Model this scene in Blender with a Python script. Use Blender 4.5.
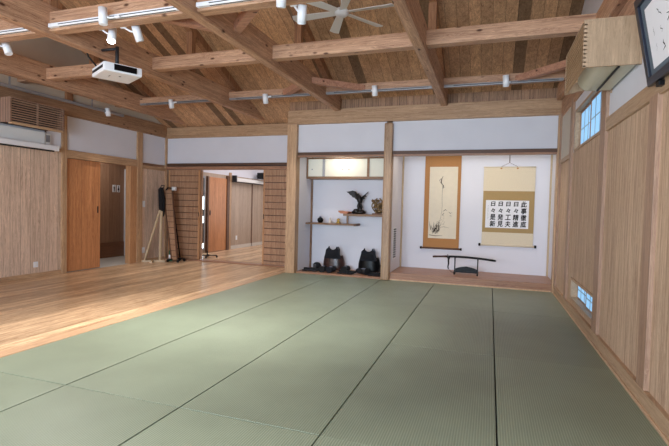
import bpy, bmesh, math, random
from mathutils import Vector, Matrix
random.seed(7)
S = bpy.context.scene
for o in list(bpy.data.objects):
    bpy.data.objects.remove(o)
COL = S.collection

# ------------------------------------------------------------------ camera
cam_d = bpy.data.cameras.new('camera')
cam = bpy.data.objects.new('camera', cam_d)
COL.objects.link(cam)
r_ = Vector((0.94608721, 0.32294186, 0.02505093))
f_ = Vector((-0.32200303, 0.9460786, -0.0353458)).normalized()
u_ = r_.cross(f_).normalized()
r_ = f_.cross(u_).normalized()
M = Matrix((r_, u_, -f_)).transposed().to_4x4()
M.translation = Vector((0, 0, 1.2378))
cam.matrix_world = M
cam_d.sensor_width = 36
cam_d.sensor_fit = 'HORIZONTAL'
cam_d.lens = 454.99 / 669 * 36
cam_d.clip_start = 0.05
S.camera = cam

# ------------------------------------------------------------------ world, large lights, exposure
w = bpy.data.worlds.new('daylight')
S.world = w
w.use_nodes = True
wn = w.node_tree.nodes
bg = wn['Background']
bg.inputs[0].default_value = (0.50, 0.74, 1.0, 1)
bg.inputs[1].default_value = 1.6


def area(name, loc, target, sx, sy, power, col):
    d = bpy.data.lights.new(name, 'AREA')
    d.shape = 'RECTANGLE'
    d.size, d.size_y, d.energy, d.color = sx, sy, power, col
    o = bpy.data.objects.new(name, d)
    COL.objects.link(o)
    o.location = loc
    o.rotation_euler = (Vector(target) - Vector(loc)).to_track_quat('-Z', 'Y').to_euler()
    return o


area('rear_fill_light', (-1.6, -2.85, 1.4), (-1.6, 6.0, 1.9), 4.0, 2.2, 250, (0.72, 0.86, 1.0))  # added bluish fill from behind the camera, set at the rear opening
area('left_fill_light', (-6.7, 0.2, 1.5), (0.0, 2.5, 1.4), 4.5, 1.6, 100, (1.0, 0.96, 0.90))  # added warm fill before the solid left wall; no window there
area('next_room_light', (-5.2, 11.0, 2.6), (-5.2, 11.0, 0), 2.2, 3.5, 34, (0.97, 0.96, 1.0))
area('next_room_far_window', (-4.6, 13.8, 1.3), (-5.6, 8.0, 1.2), 1.6, 1.6, 12, (0.85, 0.93, 1.0))

S.view_settings.view_transform = 'Standard'
S.view_settings.look = 'None'
S.view_settings.exposure = 0.79
S.view_settings.gamma = 1.0
S.view_settings.use_curve_mapping = False


# ------------------------------------------------------------------ materials
def srgb(r, g, b):
    def c(v):
        v /= 255.0
        return v / 12.92 if v <= 0.04045 else ((v + 0.055) / 1.055) ** 2.4
    return (c(r), c(g), c(b), 1)


def newmat(name, rough=0.5, metal=0.0, spec=0.5):
    m = bpy.data.materials.new(name)
    m.use_nodes = True
    b = m.node_tree.nodes['Principled BSDF']
    b.inputs['Roughness'].default_value = rough
    b.inputs['Metallic'].default_value = metal
    b.inputs['Specular IOR Level'].default_value = spec
    return m, m.node_tree.nodes, m.node_tree.links, b


def ramp(n, stops):
    r = n.new('ShaderNodeValToRGB')
    e = r.color_ramp.elements
    e[0].position, e[0].color = stops[0]
    e[1].position, e[1].color = stops[-1]
    for p, c in stops[1:-1]:
        x = e.new(p)
        x.color = c
    return r


def math_(n, l, op, a, b=None, c=None):
    m = n.new('ShaderNodeMath')
    m.operation = op
    for i, v in enumerate((a, b, c)):
        if v is None:
            continue
        if isinstance(v, (int, float)):
            m.inputs[i].default_value = v
        else:
            l.new(v, m.inputs[i])
    return m.outputs[0]


def plain(name, col, rough=0.5, metal=0.0, var=0.06, scale=8.0, bump=0.0, spec=0.5):
    m, n, l, b = newmat(name, rough, metal, spec)
    tc = n.new('ShaderNodeTexCoord')
    no = n.new('ShaderNodeTexNoise')
    no.inputs['Scale'].default_value = scale
    no.inputs['Detail'].default_value = 4
    l.new(tc.outputs['Object'], no.inputs['Vector'])
    c = col
    d = tuple(max(0, x * (1 - var)) for x in c[:3]) + (1,)
    e = tuple(min(1, x * (1 + var)) for x in c[:3]) + (1,)
    r = ramp(n, [(0.35, d), (0.65, e)])
    l.new(no.outputs['Fac'], r.inputs[0])
    l.new(r.outputs[0], b.inputs['Base Color'])
    if bump:
        bp = n.new('ShaderNodeBump')
        bp.inputs['Strength'].default_value = bump
        bp.inputs['Distance'].default_value = 0.01
        l.new(no.outputs['Fac'], bp.inputs['Height'])
        l.new(bp.outputs[0], b.inputs['Normal'])
    return m


DESAT = 0.17


def wood(name, dark, light, axis='Y', plank=None, var=0.2, seam=0.012, rough=0.5, grain=1.0, knots=False, spec=0.4,
         offset=0.0, darkplanks=0.0, streak=0.5):
    """axis: grain direction in object space; plank: (axis across the boards, board width)"""
    def soft(c):
        y = .3 * c[0] + .55 * c[1] + .15 * c[2]
        return tuple(v + (y - v) * DESAT for v in c[:3]) + (1,)
    dark, light = soft(dark), soft(light)
    m, n, l, b = newmat(name, rough, 0, spec)
    tc = n.new('ShaderNodeTexCoord')
    sp = n.new('ShaderNodeSeparateXYZ')
    l.new(tc.outputs['Object'], sp.inputs[0])
    ax = {'X': 0, 'Y': 1, 'Z': 2}
    rnd = None
    seamv = None
    if plank:
        wv = math_(n, l, 'ADD', sp.outputs[ax[plank[0]]], 50.0 + offset)
        wv = math_(n, l, 'DIVIDE', wv, plank[1])
        idx = math_(n, l, 'FLOOR', wv)
        fr = math_(n, l, 'FRACT', wv)
        wn_ = n.new('ShaderNodeTexWhiteNoise')
        wn_.noise_dimensions = '1D'
        l.new(idx, wn_.inputs['W'])
        rnd = wn_.outputs['Value']
        a = math_(n, l, 'GREATER_THAN', fr, seam / plank[1])
        seamv = a
    co = n.new('ShaderNodeCombineXYZ')
    for k, i in ax.items():
        sc = (0.55 if k == axis else 9.0) * grain
        v = math_(n, l, 'MULTIPLY', sp.outputs[i], sc)
        if rnd is not None:
            v = math_(n, l, 'MULTIPLY_ADD', rnd, 37.0, v)
        l.new(v, co.inputs[i])
    no = n.new('ShaderNodeTexNoise')
    no.inputs['Scale'].default_value = 2.2
    no.inputs['Detail'].default_value = 6
    no.inputs['Roughness'].default_value = 0.6
    no.inputs['Distortion'].default_value = 0.9
    l.new(co.outputs[0], no.inputs['Vector'])
    # growth rings from the noise
    rg = math_(n, l, 'MULTIPLY', no.outputs['Fac'], 9.0)
    rg = math_(n, l, 'FRACT', rg)
    fine = math_(n, l, 'MULTIPLY', rg, 0.32)
    f = math_(n, l, 'MULTIPLY_ADD', no.outputs['Fac'], 0.75, fine)
    co3 = n.new('ShaderNodeCombineXYZ')
    for k, i in ax.items():
        l.new(math_(n, l, 'MULTIPLY', sp.outputs[i], (1.6 if k == axis else 60.0)), co3.inputs[i])
    n3 = n.new('ShaderNodeTexNoise')
    n3.inputs['Scale'].default_value = 1.0
    n3.inputs['Detail'].default_value = 3
    l.new(co3.outputs[0], n3.inputs['Vector'])
    st = math_(n, l, 'MULTIPLY_ADD', n3.outputs['Fac'], streak, -0.5 * streak)
    f = math_(n, l, 'ADD', f, st)
    r = ramp(n, [(0.25, dark), (0.85, light)])
    l.new(f, r.inputs[0])
    colr = r.outputs[0]

    def mul(c, v):
        mx = n.new('ShaderNodeMix')
        mx.data_type = 'RGBA'
        mx.blend_type = 'MULTIPLY'
        mx.inputs[0].default_value = 1
        l.new(c, mx.inputs[6])
        l.new(v, mx.inputs[7])
        return mx.outputs[2]
    if rnd is not None:
        v = math_(n, l, 'MULTIPLY_ADD', rnd, var * 2, 1 - var)
        if darkplanks:
            dk = math_(n, l, 'LESS_THAN', rnd, darkplanks)
            v = math_(n, l, 'MULTIPLY_ADD', dk, -0.46, v)
        sv = math_(n, l, 'MULTIPLY_ADD', seamv, 0.55, 0.45)
        v = math_(n, l, 'MULTIPLY', v, sv)
        colr = mul(colr, v)
    if knots:
        co2 = n.new('ShaderNodeCombineXYZ')
        for k, i in ax.items():
            v = math_(n, l, 'MULTIPLY', sp.outputs[i], 2.2 if k == axis else 5.0)
            l.new(v, co2.inputs[i])
        vo = n.new('ShaderNodeTexVoronoi')
        vo.inputs['Scale'].default_value = 1.6
        l.new(co2.outputs[0], vo.inputs['Vector'])
        kr = ramp(n, [(0.07, (0.18, 0.10, 0.06, 1)), (0.15, (1, 1, 1, 1))])
        l.new(vo.outputs['Distance'], kr.inputs[0])
        colr = mul(colr, kr.outputs[0])
    l.new(colr, b.inputs['Base Color'])
    bp = n.new('ShaderNodeBump')
    bp.inputs['Strength'].default_value = 0.15
    bp.inputs['Distance'].default_value = 0.004
    h = f if seamv is None else math_(n, l, 'ADD', f, seamv)
    l.new(h, bp.inputs['Height'])
    l.new(bp.outputs[0], b.inputs['Normal'])
    return m


def emit(name, col, strength):
    m, n, l, b = newmat(name, 0.4)
    b.inputs['Base Color'].default_value = col
    b.inputs['Emission Color'].default_value = col
    b.inputs['Emission Strength'].default_value = strength
    return m


PAL = dict(
    beam=(srgb(140, 92, 62), srgb(218, 168, 126)),
    boards=(srgb(146, 100, 62), srgb(228, 174, 120)),
    pillar=(srgb(160, 116, 76), srgb(214, 170, 122)),
    wallw=(srgb(176, 142, 118), srgb(244, 210, 180)),
    door=(srgb(172, 100, 44), srgb(226, 150, 80)),
)
m_beamY = wood('cedar_beam_y', *PAL['beam'], axis='Y', knots=True, rough=0.55)
m_beamX = wood('cedar_beam_x', *PAL['beam'], axis='X', knots=True, rough=0.55)
m_post = wood('cedar_post_z', srgb(120, 74, 42), srgb(190, 132, 84), axis='Z', rough=0.55)
m_ceiling = wood('cedar_ceiling_boards', *PAL['boards'], axis='Y', plank=('X', 0.15), var=0.17, seam=0.006, rough=0.6,
                 darkplanks=0.13)
m_strip = wood('short_board_strip', srgb(120, 82, 54), srgb(184, 138, 98), axis='Z', plank=('X', 0.12), var=0.15, seam=0.008)
m_pillar = wood('pillar_wood', *PAL['pillar'], axis='Z', rough=0.45, grain=0.8)
m_railX = wood('rail_wood_x', *PAL['pillar'], axis='X', rough=0.45)
m_railY = wood('rail_wood_y', *PAL['pillar'], axis='Y', rough=0.45)
m_beltX = wood('front_beam_wood', srgb(150, 108, 70), srgb(204, 160, 114), axis='X', rough=0.5)
m_darkrail = wood('dark_rail_wood', srgb(70, 44, 28), srgb(112, 72, 46), axis='X', rough=0.5)
m_wall_l = wood('left_wall_boards', *PAL['wallw'], axis='Z', plank=('Y', 0.16), var=0.1, seam=0.005, rough=0.55)
m_wall_r = wood('right_wall_panels', srgb(166, 128, 98), srgb(222, 186, 150), axis='Z', rough=0.6, grain=1.5, spec=0.25, streak=1.1)
m_frameR_y = wood('right_frame_y', srgb(160, 122, 86), srgb(204, 166, 126), axis='Y', rough=0.5)
m_frameR_z = wood('right_frame_z', srgb(142, 104, 78), srgb(190, 148, 116), axis='Z', rough=0.5)
m_door = wood('orange_door_wood', *PAL['door'], axis='Z', plank=('Y', 0.36), var=0.05, seam=0.006, rough=0.4, grain=0.8)
m_dooredge = wood('orange_frame_wood', srgb(170, 110, 60), srgb(214, 156, 98), axis='Z', rough=0.4)
m_slat = wood('slat_door_wood', srgb(150, 102, 68), srgb(196, 146, 104), axis='Z', plank=('X', 0.2), var=0.06, seam=0.004, rough=0.5)
m_batten = wood('dark_batten_wood', srgb(82, 52, 34), srgb(128, 86, 58), axis='X', rough=0.5)
m_floor = wood('hall_floor_boards', srgb(162, 120, 80), srgb(250, 210, 160), axis='Y', plank=('X', 0.125), var=0.18, seam=0.003, streak=1.0,
               rough=0.27, spec=0.5, knots=False)
m_border = wood('border_board_wood', srgb(182, 136, 96), srgb(226, 184, 138), axis='Y', rough=0.3)
m_fascia = wood('alcove_fascia_wood', srgb(134, 86, 58), srgb(188, 134, 96), axis='X', rough=0.4)
m_shelf = wood('shelf_wood', srgb(112, 74, 42), srgb(158, 112, 70), axis='X', rough=0.4)
m_ply = wood('pale_ash_board', srgb(178, 150, 112), srgb(214, 186, 146), axis='Z', rough=0.5, grain=1.6)
m_slatY = wood('pale_ash_slat', srgb(166, 126, 86), srgb(208, 168, 122), axis='Y', rough=0.5)
m_brownslat = wood('brown_ash_slat', srgb(134, 100, 78), srgb(190, 150, 120), axis='Y', rough=0.5)
m_brownend = wood('brown_ash_board', srgb(134, 96, 74), srgb(172, 130, 102), axis='Z', rough=0.5, plank=('X', 0.05), var=0.06)
m_plaster = plain('white_plaster', srgb(216, 214, 221), 0.9, var=0.015, scale=3, bump=0.03)
m_plaster_t = plain('alcove_plaster', srgb(226, 224, 232), 0.9, var=0.01, scale=3)
m_gable = plain('beige_gable_plaster', srgb(200, 184, 166), 0.9, var=0.03, scale=3)
m_band = plain('cream_wall_band', srgb(206, 196, 184), 0.85, var=0.02)
m_white = plain('white_enamel', srgb(232, 232, 236), 0.4, var=0.01)
m_whiteplas = plain('white_plastic', srgb(226, 224, 222), 0.45, var=0.01)
m_grey = plain('grey_metal', srgb(150, 148, 150), 0.4, 0.5, var=0.04)
m_dark = plain('dark_slot', srgb(28, 28, 32), 0.6, var=0.1)
m_black = plain('black_lacquer', srgb(12, 11, 13), 0.35, var=0.1, spec=0.2)
m_blackc = plain('black_cloth', srgb(13, 13, 17), 0.85, var=0.3, scale=30, bump=0.3)
m_indigo = plain('indigo_quilted_cloth', srgb(17, 18, 27), 0.9, var=0.25, scale=60, bump=0.4)
m_brownshell = plain('brown_shell_lacquer', srgb(58, 36, 32), 0.3, var=0.7, scale=18)
m_silver = plain('silver_cord', srgb(140, 142, 160), 0.6, var=0.2)
m_bronze = plain('dark_bronze', srgb(34, 30, 30), 0.35, 0.6, var=0.3, scale=30)
m_gilt = plain('aged_gilt', srgb(122, 98, 66), 0.4, 0.5, var=0.6, scale=40, bump=0.5)
m_ceramic = plain('white_ceramic', srgb(226, 220, 214), 0.3, var=0.02)
m_gold = plain('gold_glaze', srgb(190, 150, 66), 0.3, 0.4, var=0.2, scale=30)
m_green = plain('green_plastic', srgb(30, 84, 56), 0.5, var=0.1)
m_rubber = plain('black_rubber', srgb(18, 18, 18), 0.7, var=0.1)
m_acbody = plain('cream_plastic', srgb(206, 200, 178), 0.4, var=0.02)
m_cream = plain('cream_silk', srgb(222, 206, 180), 0.75, var=0.04, scale=60)
m_goldsilk = plain('ochre_silk', srgb(170, 140, 92), 0.75, var=0.06, scale=80)
m_orangesilk = plain('orange_brown_silk', srgb(178, 124, 72), 0.75, var=0.05, scale=80)
m_paper = plain('scroll_paper', srgb(226, 212, 190), 0.85, var=0.02, scale=12)
m_paperw = plain('white_paper', srgb(236, 234, 238), 0.85, var=0.01)
m_inkp = plain('painting_ink', srgb(84, 70, 60), 0.8, var=0.5, scale=20)
m_ink = plain('black_ink', srgb(26, 22, 24), 0.8, var=0.2)
m_inkl = plain('diluted_ink', srgb(146, 130, 112), 0.85, var=0.2)
m_stone = plain('grey_stone_tile', srgb(190, 186, 180), 0.5, var=0.06)
m_mount = plain('slate_mount_board', srgb(92, 104, 116), 0.6, var=0.05)
m_navy = plain('navy_frame_lacquer', srgb(26, 28, 42), 0.35, var=0.1)
m_lens = emit('lit_lens', (0.9, 0.94, 1.0, 1), 25.0)
m_dimlens = plain('frosted_lens', srgb(236, 238, 244), 0.3, var=0.01)
m_cupdoor = plain('cream_fusuma_paper', srgb(232, 228, 214), 0.85, var=0.02)
m_nextscreen = plain('projector_screen_case', srgb(218, 214, 210), 0.5, var=0.02)


def tatami(name, tone):
    m, n, l, b = newmat(name, 0.42, 0, 0.5)
    tc = n.new('ShaderNodeTexCoord')
    sp = n.new('ShaderNodeSeparateXYZ')
    l.new(tc.outputs['Object'], sp.inputs[0])
    x = math_(n, l, 'MULTIPLY', sp.outputs[0], 2 * math.pi / 0.0145)
    s = math_(n, l, 'SINE', x)
    y = math_(n, l, 'MULTIPLY', sp.outputs[1], 2 * math.pi / 0.011)
    s2 = math_(n, l, 'SINE', y)
    no = n.new('ShaderNodeTexNoise')
    no.inputs['Scale'].default_value = 2.5
    no.inputs['Detail'].default_value = 5
    l.new(tc.outputs['Object'], no.inputs['Vector'])
    f = math_(n, l, 'MULTIPLY_ADD', s, 0.16, 0.5)
    f = math_(n, l, 'MULTIPLY_ADD', s2, 0.05, f)
    nn = math_(n, l, 'MULTIPLY_ADD', no.outputs['Fac'], 0.3, -0.15)
    f = math_(n, l, 'ADD', f, nn)
    c0 = srgb(*tuple(v * tone for v in (97, 107, 91)))
    c1 = srgb(*tuple(v * tone for v in (149, 160, 139)))
    r = ramp(n, [(0.15, c0), (0.85, c1)])
    l.new(f, r.inputs[0])
    l.new(r.outputs[0], b.inputs['Base Color'])
    bp = n.new('ShaderNodeBump')
    bp.inputs['Strength'].default_value = 0.35
    bp.inputs['Distance'].default_value = 0.002
    l.new(s, bp.inputs['Height'])
    l.new(bp.outputs[0], b.inputs['Normal'])
    return m


m_tatami = [tatami('tatami_weave_%d' % i, t) for i, t in enumerate((1.0, 0.975, 1.02))]

m_glass = emit('daylit_frosted_glass', (0.24, 0.58, 0.95, 1), 0.52)
m_glass.node_tree.nodes['Principled BSDF'].inputs['Base Color'].default_value = (.25, .3, .35, 1)


# ------------------------------------------------------------------ mesh helpers
def add_box(bm, x0, x1, y0, y1, z0, z1, bevel=0.0, mi=0):
    t = bmesh.new()
    bmesh.ops.create_cube(t, size=1)
    for v in t.verts:
        v.co = Vector(((x0 + x1) / 2 + v.co.x * (x1 - x0), (y0 + y1) / 2 + v.co.y * (y1 - y0), (z0 + z1) / 2 + v.co.z * (z1 - z0)))
    if bevel:
        bmesh.ops.bevel(t, geom=t.edges[:], offset=bevel, segments=2, affect='EDGES', profile=0.6)
    merge(bm, t, mi)


def merge(bm, t, mi=0, mat=None):
    mp = {}
    for v in t.verts:
        mp[v] = bm.verts.new(mat @ v.co if mat else v.co)
    for f in t.faces:
        try:
            nf = bm.faces.new([mp[v] for v in f.verts])
            nf.material_index = mi
            nf.smooth = f.smooth
        except ValueError:
            pass
    t.free()


def obox(bm, p0, p1, w, h, up=(0, 0, 1), bevel=0.0, mi=0):
    """box running from p0 to p1, w wide sideways and h high"""
    p0, p1 = Vector(p0), Vector(p1)
    d = (p1 - p0)
    L = d.length
    d.normalize()
    s = d.cross(Vector(up)).normalized()
    u = s.cross(d).normalized()
    t = bmesh.new()
    bmesh.ops.create_cube(t, size=1)
    for v in t.verts:
        v.co = Vector((v.co.x * w, v.co.y * L, v.co.z * h))
    if bevel:
        bmesh.ops.bevel(t, geom=t.edges[:], offset=bevel, segments=2, affect='EDGES', profile=0.6)
    m = Matrix((s, d, u)).transposed().to_4x4()
    m.translation = (p0 + p1) / 2
    merge(bm, t, mi, m)


def cyl(bm, p0, p1, r0, r1=None, seg=20, mi=0, smooth=True):
    p0, p1 = Vector(p0), Vector(p1)
    d = p1 - p0
    t = bmesh.new()
    bmesh.ops.create_cone(t, cap_ends=True, segments=seg, radius1=r0, radius2=r0 if r1 is None else r1, depth=d.length)
    for f in t.faces:
        f.smooth = smooth and len(f.verts) == 4
    m = d.to_track_quat('Z', 'Y').to_matrix().to_4x4()
    m.translation = (p0 + p1) / 2
    merge(bm, t, mi, m)


def ball(bm, c, r, seg=16, mi=0, rot=None, noise=0.0):
    t = bmesh.new()
    bmesh.ops.create_uvsphere(t, u_segments=seg, v_segments=max(6, seg // 2), radius=1)
    for f in t.faces:
        f.smooth = True
    if isinstance(r, (int, float)):
        r = (r, r, r)
    for v in t.verts:
        k = 1 + (random.random() - 0.5) * noise
        v.co = Vector((v.co.x * r[0] * k, v.co.y * r[1] * k, v.co.z * r[2] * k))
    m = (rot.to_matrix().to_4x4() if rot else Matrix.Identity(4))
    m.translation = Vector(c)
    merge(bm, t, mi, m)


def lathe(bm, c, prof, seg=20, mi=0):
    rings = []
    for r, z in prof:
        rings.append([bm.verts.new((c[0] + r * math.cos(2 * math.pi * k / seg), c[1] + r * math.sin(2 * math.pi * k / seg), c[2] + z))
                      for k in range(seg)])
    for a, b in zip(rings, rings[1:]):
        for k in range(seg):
            f = bm.faces.new((a[k], a[(k + 1) % seg], b[(k + 1) % seg], b[k]))
            f.smooth = True
            f.material_index = mi
    bm.faces.new(rings[0][::-1]).material_index = mi
    bm.faces.new(rings[-1]).material_index = mi


def tube(bm, pts, rad, seg=8, mi=0):
    pts = [Vector(p) for p in pts]
    rads = rad if isinstance(rad, (list, tuple)) else [rad] * len(pts)
    rings = []
    up = Vector((0.13, 0.2, 1)).normalized()
    for i, p in enumerate(pts):
        d = (pts[min(i + 1, len(pts) - 1)] - pts[max(i - 1, 0)]).normalized()
        s = d.cross(up)
        if s.length < 0.05:
            s = d.cross(Vector((1, 0, 0)))
        s.normalize()
        t = s.cross(d)
        rings.append([bm.verts.new(p + (s * math.cos(2 * math.pi * k / seg) + t * math.sin(2 * math.pi * k / seg)) * rads[i])
                      for k in range(seg)])
    for a, b in zip(rings, rings[1:]):
        for k in range(seg):
            f = bm.faces.new((a[k], a[(k + 1) % seg], b[(k + 1) % seg], b[k]))
            f.smooth = True
            f.material_index = mi
    bm.faces.new(rings[0][::-1]).material_index = mi
    bm.faces.new(rings[-1]).material_index = mi


def prism(bm, pts, d, mi=0):
    """closed outline pts (3-D, planar) pushed by vector d"""
    d = Vector(d)
    a = [bm.verts.new(Vector(p)) for p in pts]
    b = [bm.verts.new(Vector(p) + d) for p in pts]
    n = len(pts)
    fs = [bm.faces.new(a[::-1]), bm.faces.new(b)]
    for i in range(n):
        fs.append(bm.faces.new((a[i], a[(i + 1) % n], b[(i + 1) % n], b[i])))
    for f in fs:
        f.material_index = mi


def obj(name, bm, mat, parent=None, shift=True):
    """link the bmesh as ONE object; world-space vertices are shifted to the parent's origin"""
    bmesh.ops.recalc_face_normals(bm, faces=bm.faces[:])
    if parent is not None and shift:
        base = parent.location.copy()
        p = parent.parent
        while p is not None:
            base = base + p.location
            p = p.parent
        for v in bm.verts:
            v.co -= base
    me = bpy.data.meshes.new(name)
    bm.to_mesh(me)
    bm.free()
    for m in (mat if isinstance(mat, (list, tuple)) else [mat]):
        me.materials.append(m)
    o = bpy.data.objects.new(name, me)
    COL.objects.link(o)
    if parent is not None:
        o.parent = parent
    return o


def B(*boxes, bevel=0.0):
    bm = bmesh.new()
    for b in boxes:
        add_box(bm, *b, bevel=bevel)
    return bm


def struct(name, bm, mat, parent=None, label=None, cat=None):
    o = obj(name, bm, mat, parent)
    if parent is None:
        o['kind'] = 'structure'
        if label:
            o['label'] = label
            o['category'] = cat or name.split('_')[0]
    return o


def thing(name, label, cat, loc=(0, 0, 0), group=None, rotz=0.0):
    o = bpy.data.objects.new(name, None)
    o.empty_display_size = 0.1
    COL.objects.link(o)
    o.location = loc
    o.rotation_euler = (0, 0, rotz)
    o['label'] = label
    o['category'] = cat
    if group:
        o['group'] = group
    return o


def tag(o, label, cat, group=None):
    o['label'] = label
    o['category'] = cat
    if group:
        o['group'] = group
    return o


def copy_tree(src, loc, label=None, parent=None):
    r = src.copy()
    COL.objects.link(r)
    if parent is None:
        r.location = loc
        if label:
            r['label'] = label
    else:
        r.parent = parent
    for ch in [c for c in src.children]:
        copy_tree(ch, None, None, r)
    return r


TR = [0]


def trim(bm, mat, label, cat='trim'):
    TR[0] += 1
    return struct('trim_%d' % TR[0], bm, mat, None, label, cat)


# ------------------------------------------------------------------ main dimensions
XL, XR = -6.80, 0.99
YF, YB = 7.73, 8.35
YREAR = -3.0


def roof(y):
    return 2.87 + 0.43 * (8.35 - y)


YRIDGE = 1.5

# ------------------------------------------------------------------ floor, tatami
struct('floor', B((XL, -3.56, YREAR, 14.0, -0.05, 0.0), (-3.56, -2.3, 8.9, 14.0, -0.05, 0.0)), m_floor, label='glossy cedar board floor of the hall left of the tatami', cat='floor')
struct('ground', B((-3.56, XR + 0.1, YREAR, 8.9, -0.12, -0.055), (-3.56, -3.5, 8.7, 8.8, -0.05, 0.0)), m_dark,
       label='dark underfloor beneath the green tatami mats', cat='floor')
trim(B((-3.70, -3.567, YREAR, 7.60, 0.0, 0.004), bevel=0.001), m_border,
     'light orange border board along the left edge of the tatami')
rows = [(5.913, 7.73), (4.095, 5.91), (2.277, 4.092), (0.46, 2.274), (-1.36, 0.457)]
rown = ['row against the alcove step', 'second row from the alcove', 'third row from the alcove', 'fourth row from the alcove',
        'fifth row from the alcove']
coln = ['beside the right wall', 'second from the right wall', 'in the middle column', 'second from the wooden floor',
        'beside the wooden floor']
for i in range(5):
    if i < 2:
        lay = [(y0, y1, rown[j]) for j, (y0, y1) in enumerate(rows)]
    else:
        lay = [(2.2805, 7.73, 'long mat reaching the alcoves'), (-1.36, 2.2735, 'mat nearest the camera')]
    for j, (y0, y1, rn) in enumerate(lay):
        x1 = (0.99 - 0.91 * i) - (0.03 if i == 0 else 0.005)
        x0 = 0.99 - 0.91 * (i + 1) + (0.005 if i < 4 else 0.0)
        bm = B((x0, x1, y0, y1, -0.054, 0.0 - 0.0006 * ((i + j) % 2)), bevel=0.002)
        o = obj('tatami_mat', bm, m_tatami[(i * 2 + j) % 3])
        tag(o, 'green borderless tatami mat %s, %s' % (coln[i], rn), 'tatami mat', 'green tatami mats')

# ------------------------------------------------------------------ roof and walls
bm = bmesh.new()
prism(bm, [(XL - 0.2, 8.6, roof(8.6)), (XL - 0.2, YRIDGE, roof(YRIDGE)), (XL - 0.2, YRIDGE, roof(YRIDGE) + .05), (XL - 0.2, 8.6, roof(8.6) + .05)],
      (XR - XL + 0.45, 0, 0))
prism(bm, [(XL - 0.2, YRIDGE, roof(YRIDGE)), (XL - 0.2, YREAR - .3, roof(8.6) + 0.9), (XL - 0.2, YREAR - .3, roof(8.6) + .95),
           (XL - 0.2, YRIDGE, roof(YRIDGE) + .05)], (XR - XL + 0.45, 0, 0))
struct('ceiling', bm, m_ceiling, label='sloping cedar board ceiling above the open beams', cat='ceiling')

# left wall: opening Y 5.81..7.45 z 0..1.96
bm = B((XL - .1, XL, YREAR, 5.81, 0, 2.06), (XL - .1, XL, 7.45, 8.35, 0, 1.95))
struct('wall_left', bm, m_wall_l, label='upright cedar boards of the left wall', cat='wall')
bm = bmesh.new()
add_box(bm, XL - .1, XL, YREAR, 5.75, 2.06, 2.92)
add_box(bm, XL - .1, XL, 5.75, 8.35, 2.06, 2.92)
o = struct('wall_left', bm, m_plaster, label='white plaster band of the left wall above doors and boards', cat='wall')
bm = bmesh.new()
prism(bm, [(XL - .1, YREAR, 2.92), (XL - .1, 8.5, 2.92), (XL - .1, YRIDGE, roof(YRIDGE)), (XL - .1, YREAR, roof(8.6) + 0.95)], (0.1, 0, 0))
struct('wall_left', bm, m_gable, label='grey beige plaster gable on the left above the beams', cat='wall')
trim(B((XL - .02, XL + .05, 3.0, 8.35, 2.655, 2.92), bevel=.004), wood('left_plate_wood', srgb(132, 92, 60), srgb(184, 136, 92), axis='Y', knots=True),
     'long wooden beam on top of the left wall', 'beam')
# pillars on the left wall
trim(B((XL - .02, XL + .035, 5.735, 5.825, 0, 2.655), bevel=.004), m_pillar, 'wooden pillar left of the orange sliding door', 'pillar')
trim(B((XL - .02, XL + .035, 7.445, 7.585, 0, 2.655), bevel=.004), m_pillar, 'wooden pillar right of the left doorway', 'pillar')
trim(B((XL - .02, XL + .03, 8.30, 8.35, 0, 2.655), bevel=.003), m_pillar, 'slim wooden post in the far left corner', 'pillar')
trim(B((XL - .02, XL + .05, 5.80, 5.92, 2.92, 3.22), bevel=.004), m_post, 'post on the left gable above the orange door', 'post')
trim(B((XL - .02, XL + .05, 3.55, 3.67, 2.92, roof(3.6) - .02), bevel=.004), m_post, 'post on the left gable near the projector', 'post')
trim(B((XL - .1, XL + .03, 5.825, 7.445, 1.955, 2.09), bevel=.003), m_railY, 'wooden lintel above the left doorway', 'lintel')
trim(B((XL - .1, XL + .02, 7.27, 7.445, 0, 1.955), bevel=.003), m_dooredge, 'orange wood jamb of the left doorway', 'jamb')
trim(B((XL - .01, XL + .025, 7.585, 8.30, 1.93, 2.0), bevel=.003), m_railY, 'rail above the boards in the far left corner')
trim(B((XL - .01, XL + .02, YREAR, 5.735, 2.03, 2.09), bevel=.003), m_railY, 'rail above the boards behind the white screen case')
struct('baseboard_left', B((XL - .01, XL + .015, YREAR, 5.735, 0, 0.07), (XL - .01, XL + .015, 7.585, 8.33, 0, 0.05), bevel=.003), m_railY,
       label='low wooden baseboard of the left wall', cat='baseboard')

# sliding door in the left doorway
d1 = struct('door_1', B((XL - .055, XL - .02, 5.83, 6.57, 0.01, 1.95), bevel=.003), m_door,
            label='orange wooden sliding door standing left in the open doorway', cat='door')
obj('door_handle', B((XL - .021, XL - .016, 6.50, 6.53, 1.02, 1.14), bevel=.002), m_dark, d1)
# hallway behind
hx = -7.95
struct('wall_hallway', B((hx - .1, hx, 4.6, 9.0, 0, 2.5), (hx, XL - .1, 8.6, 8.7, 0, 2.5), (hx, XL - .1, 4.5, 4.6, 0, 2.5)),
       wood('hallway_boards', srgb(140, 100, 72), srgb(176, 132, 98), axis='Z', plank=('Y', 0.3), var=0.08, seam=0.005),
       label='brown board wall of the hallway behind the left doorway', cat='wall')
struct('ceiling', B((hx, XL - .1, 4.6, 8.6, 2.4, 2.45)), m_plaster, label='ceiling of the hallway behind the left doorway', cat='ceiling')
struct('floor', B((hx - .1, XL, 4.6, 8.6, -0.06, -0.005)), m_stone, label='pale stone floor of the hallway behind the left doorway', cat='floor')
struct('baseboard_hallway', B((hx, hx + .015, 4.6, 8.6, -.005, 0.33)), wood('hall_dado', srgb(120, 76, 46), srgb(150, 100, 64), axis='Y'),
       label='brown wooden skirting in the hallway behind the left doorway', cat='baseboard')
trim(B((hx, hx + .05, 8.33, 8.38, 0, 1.98), bevel=.003), m_white, 'thin white vertical trim in the hallway behind the left doorway')
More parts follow.
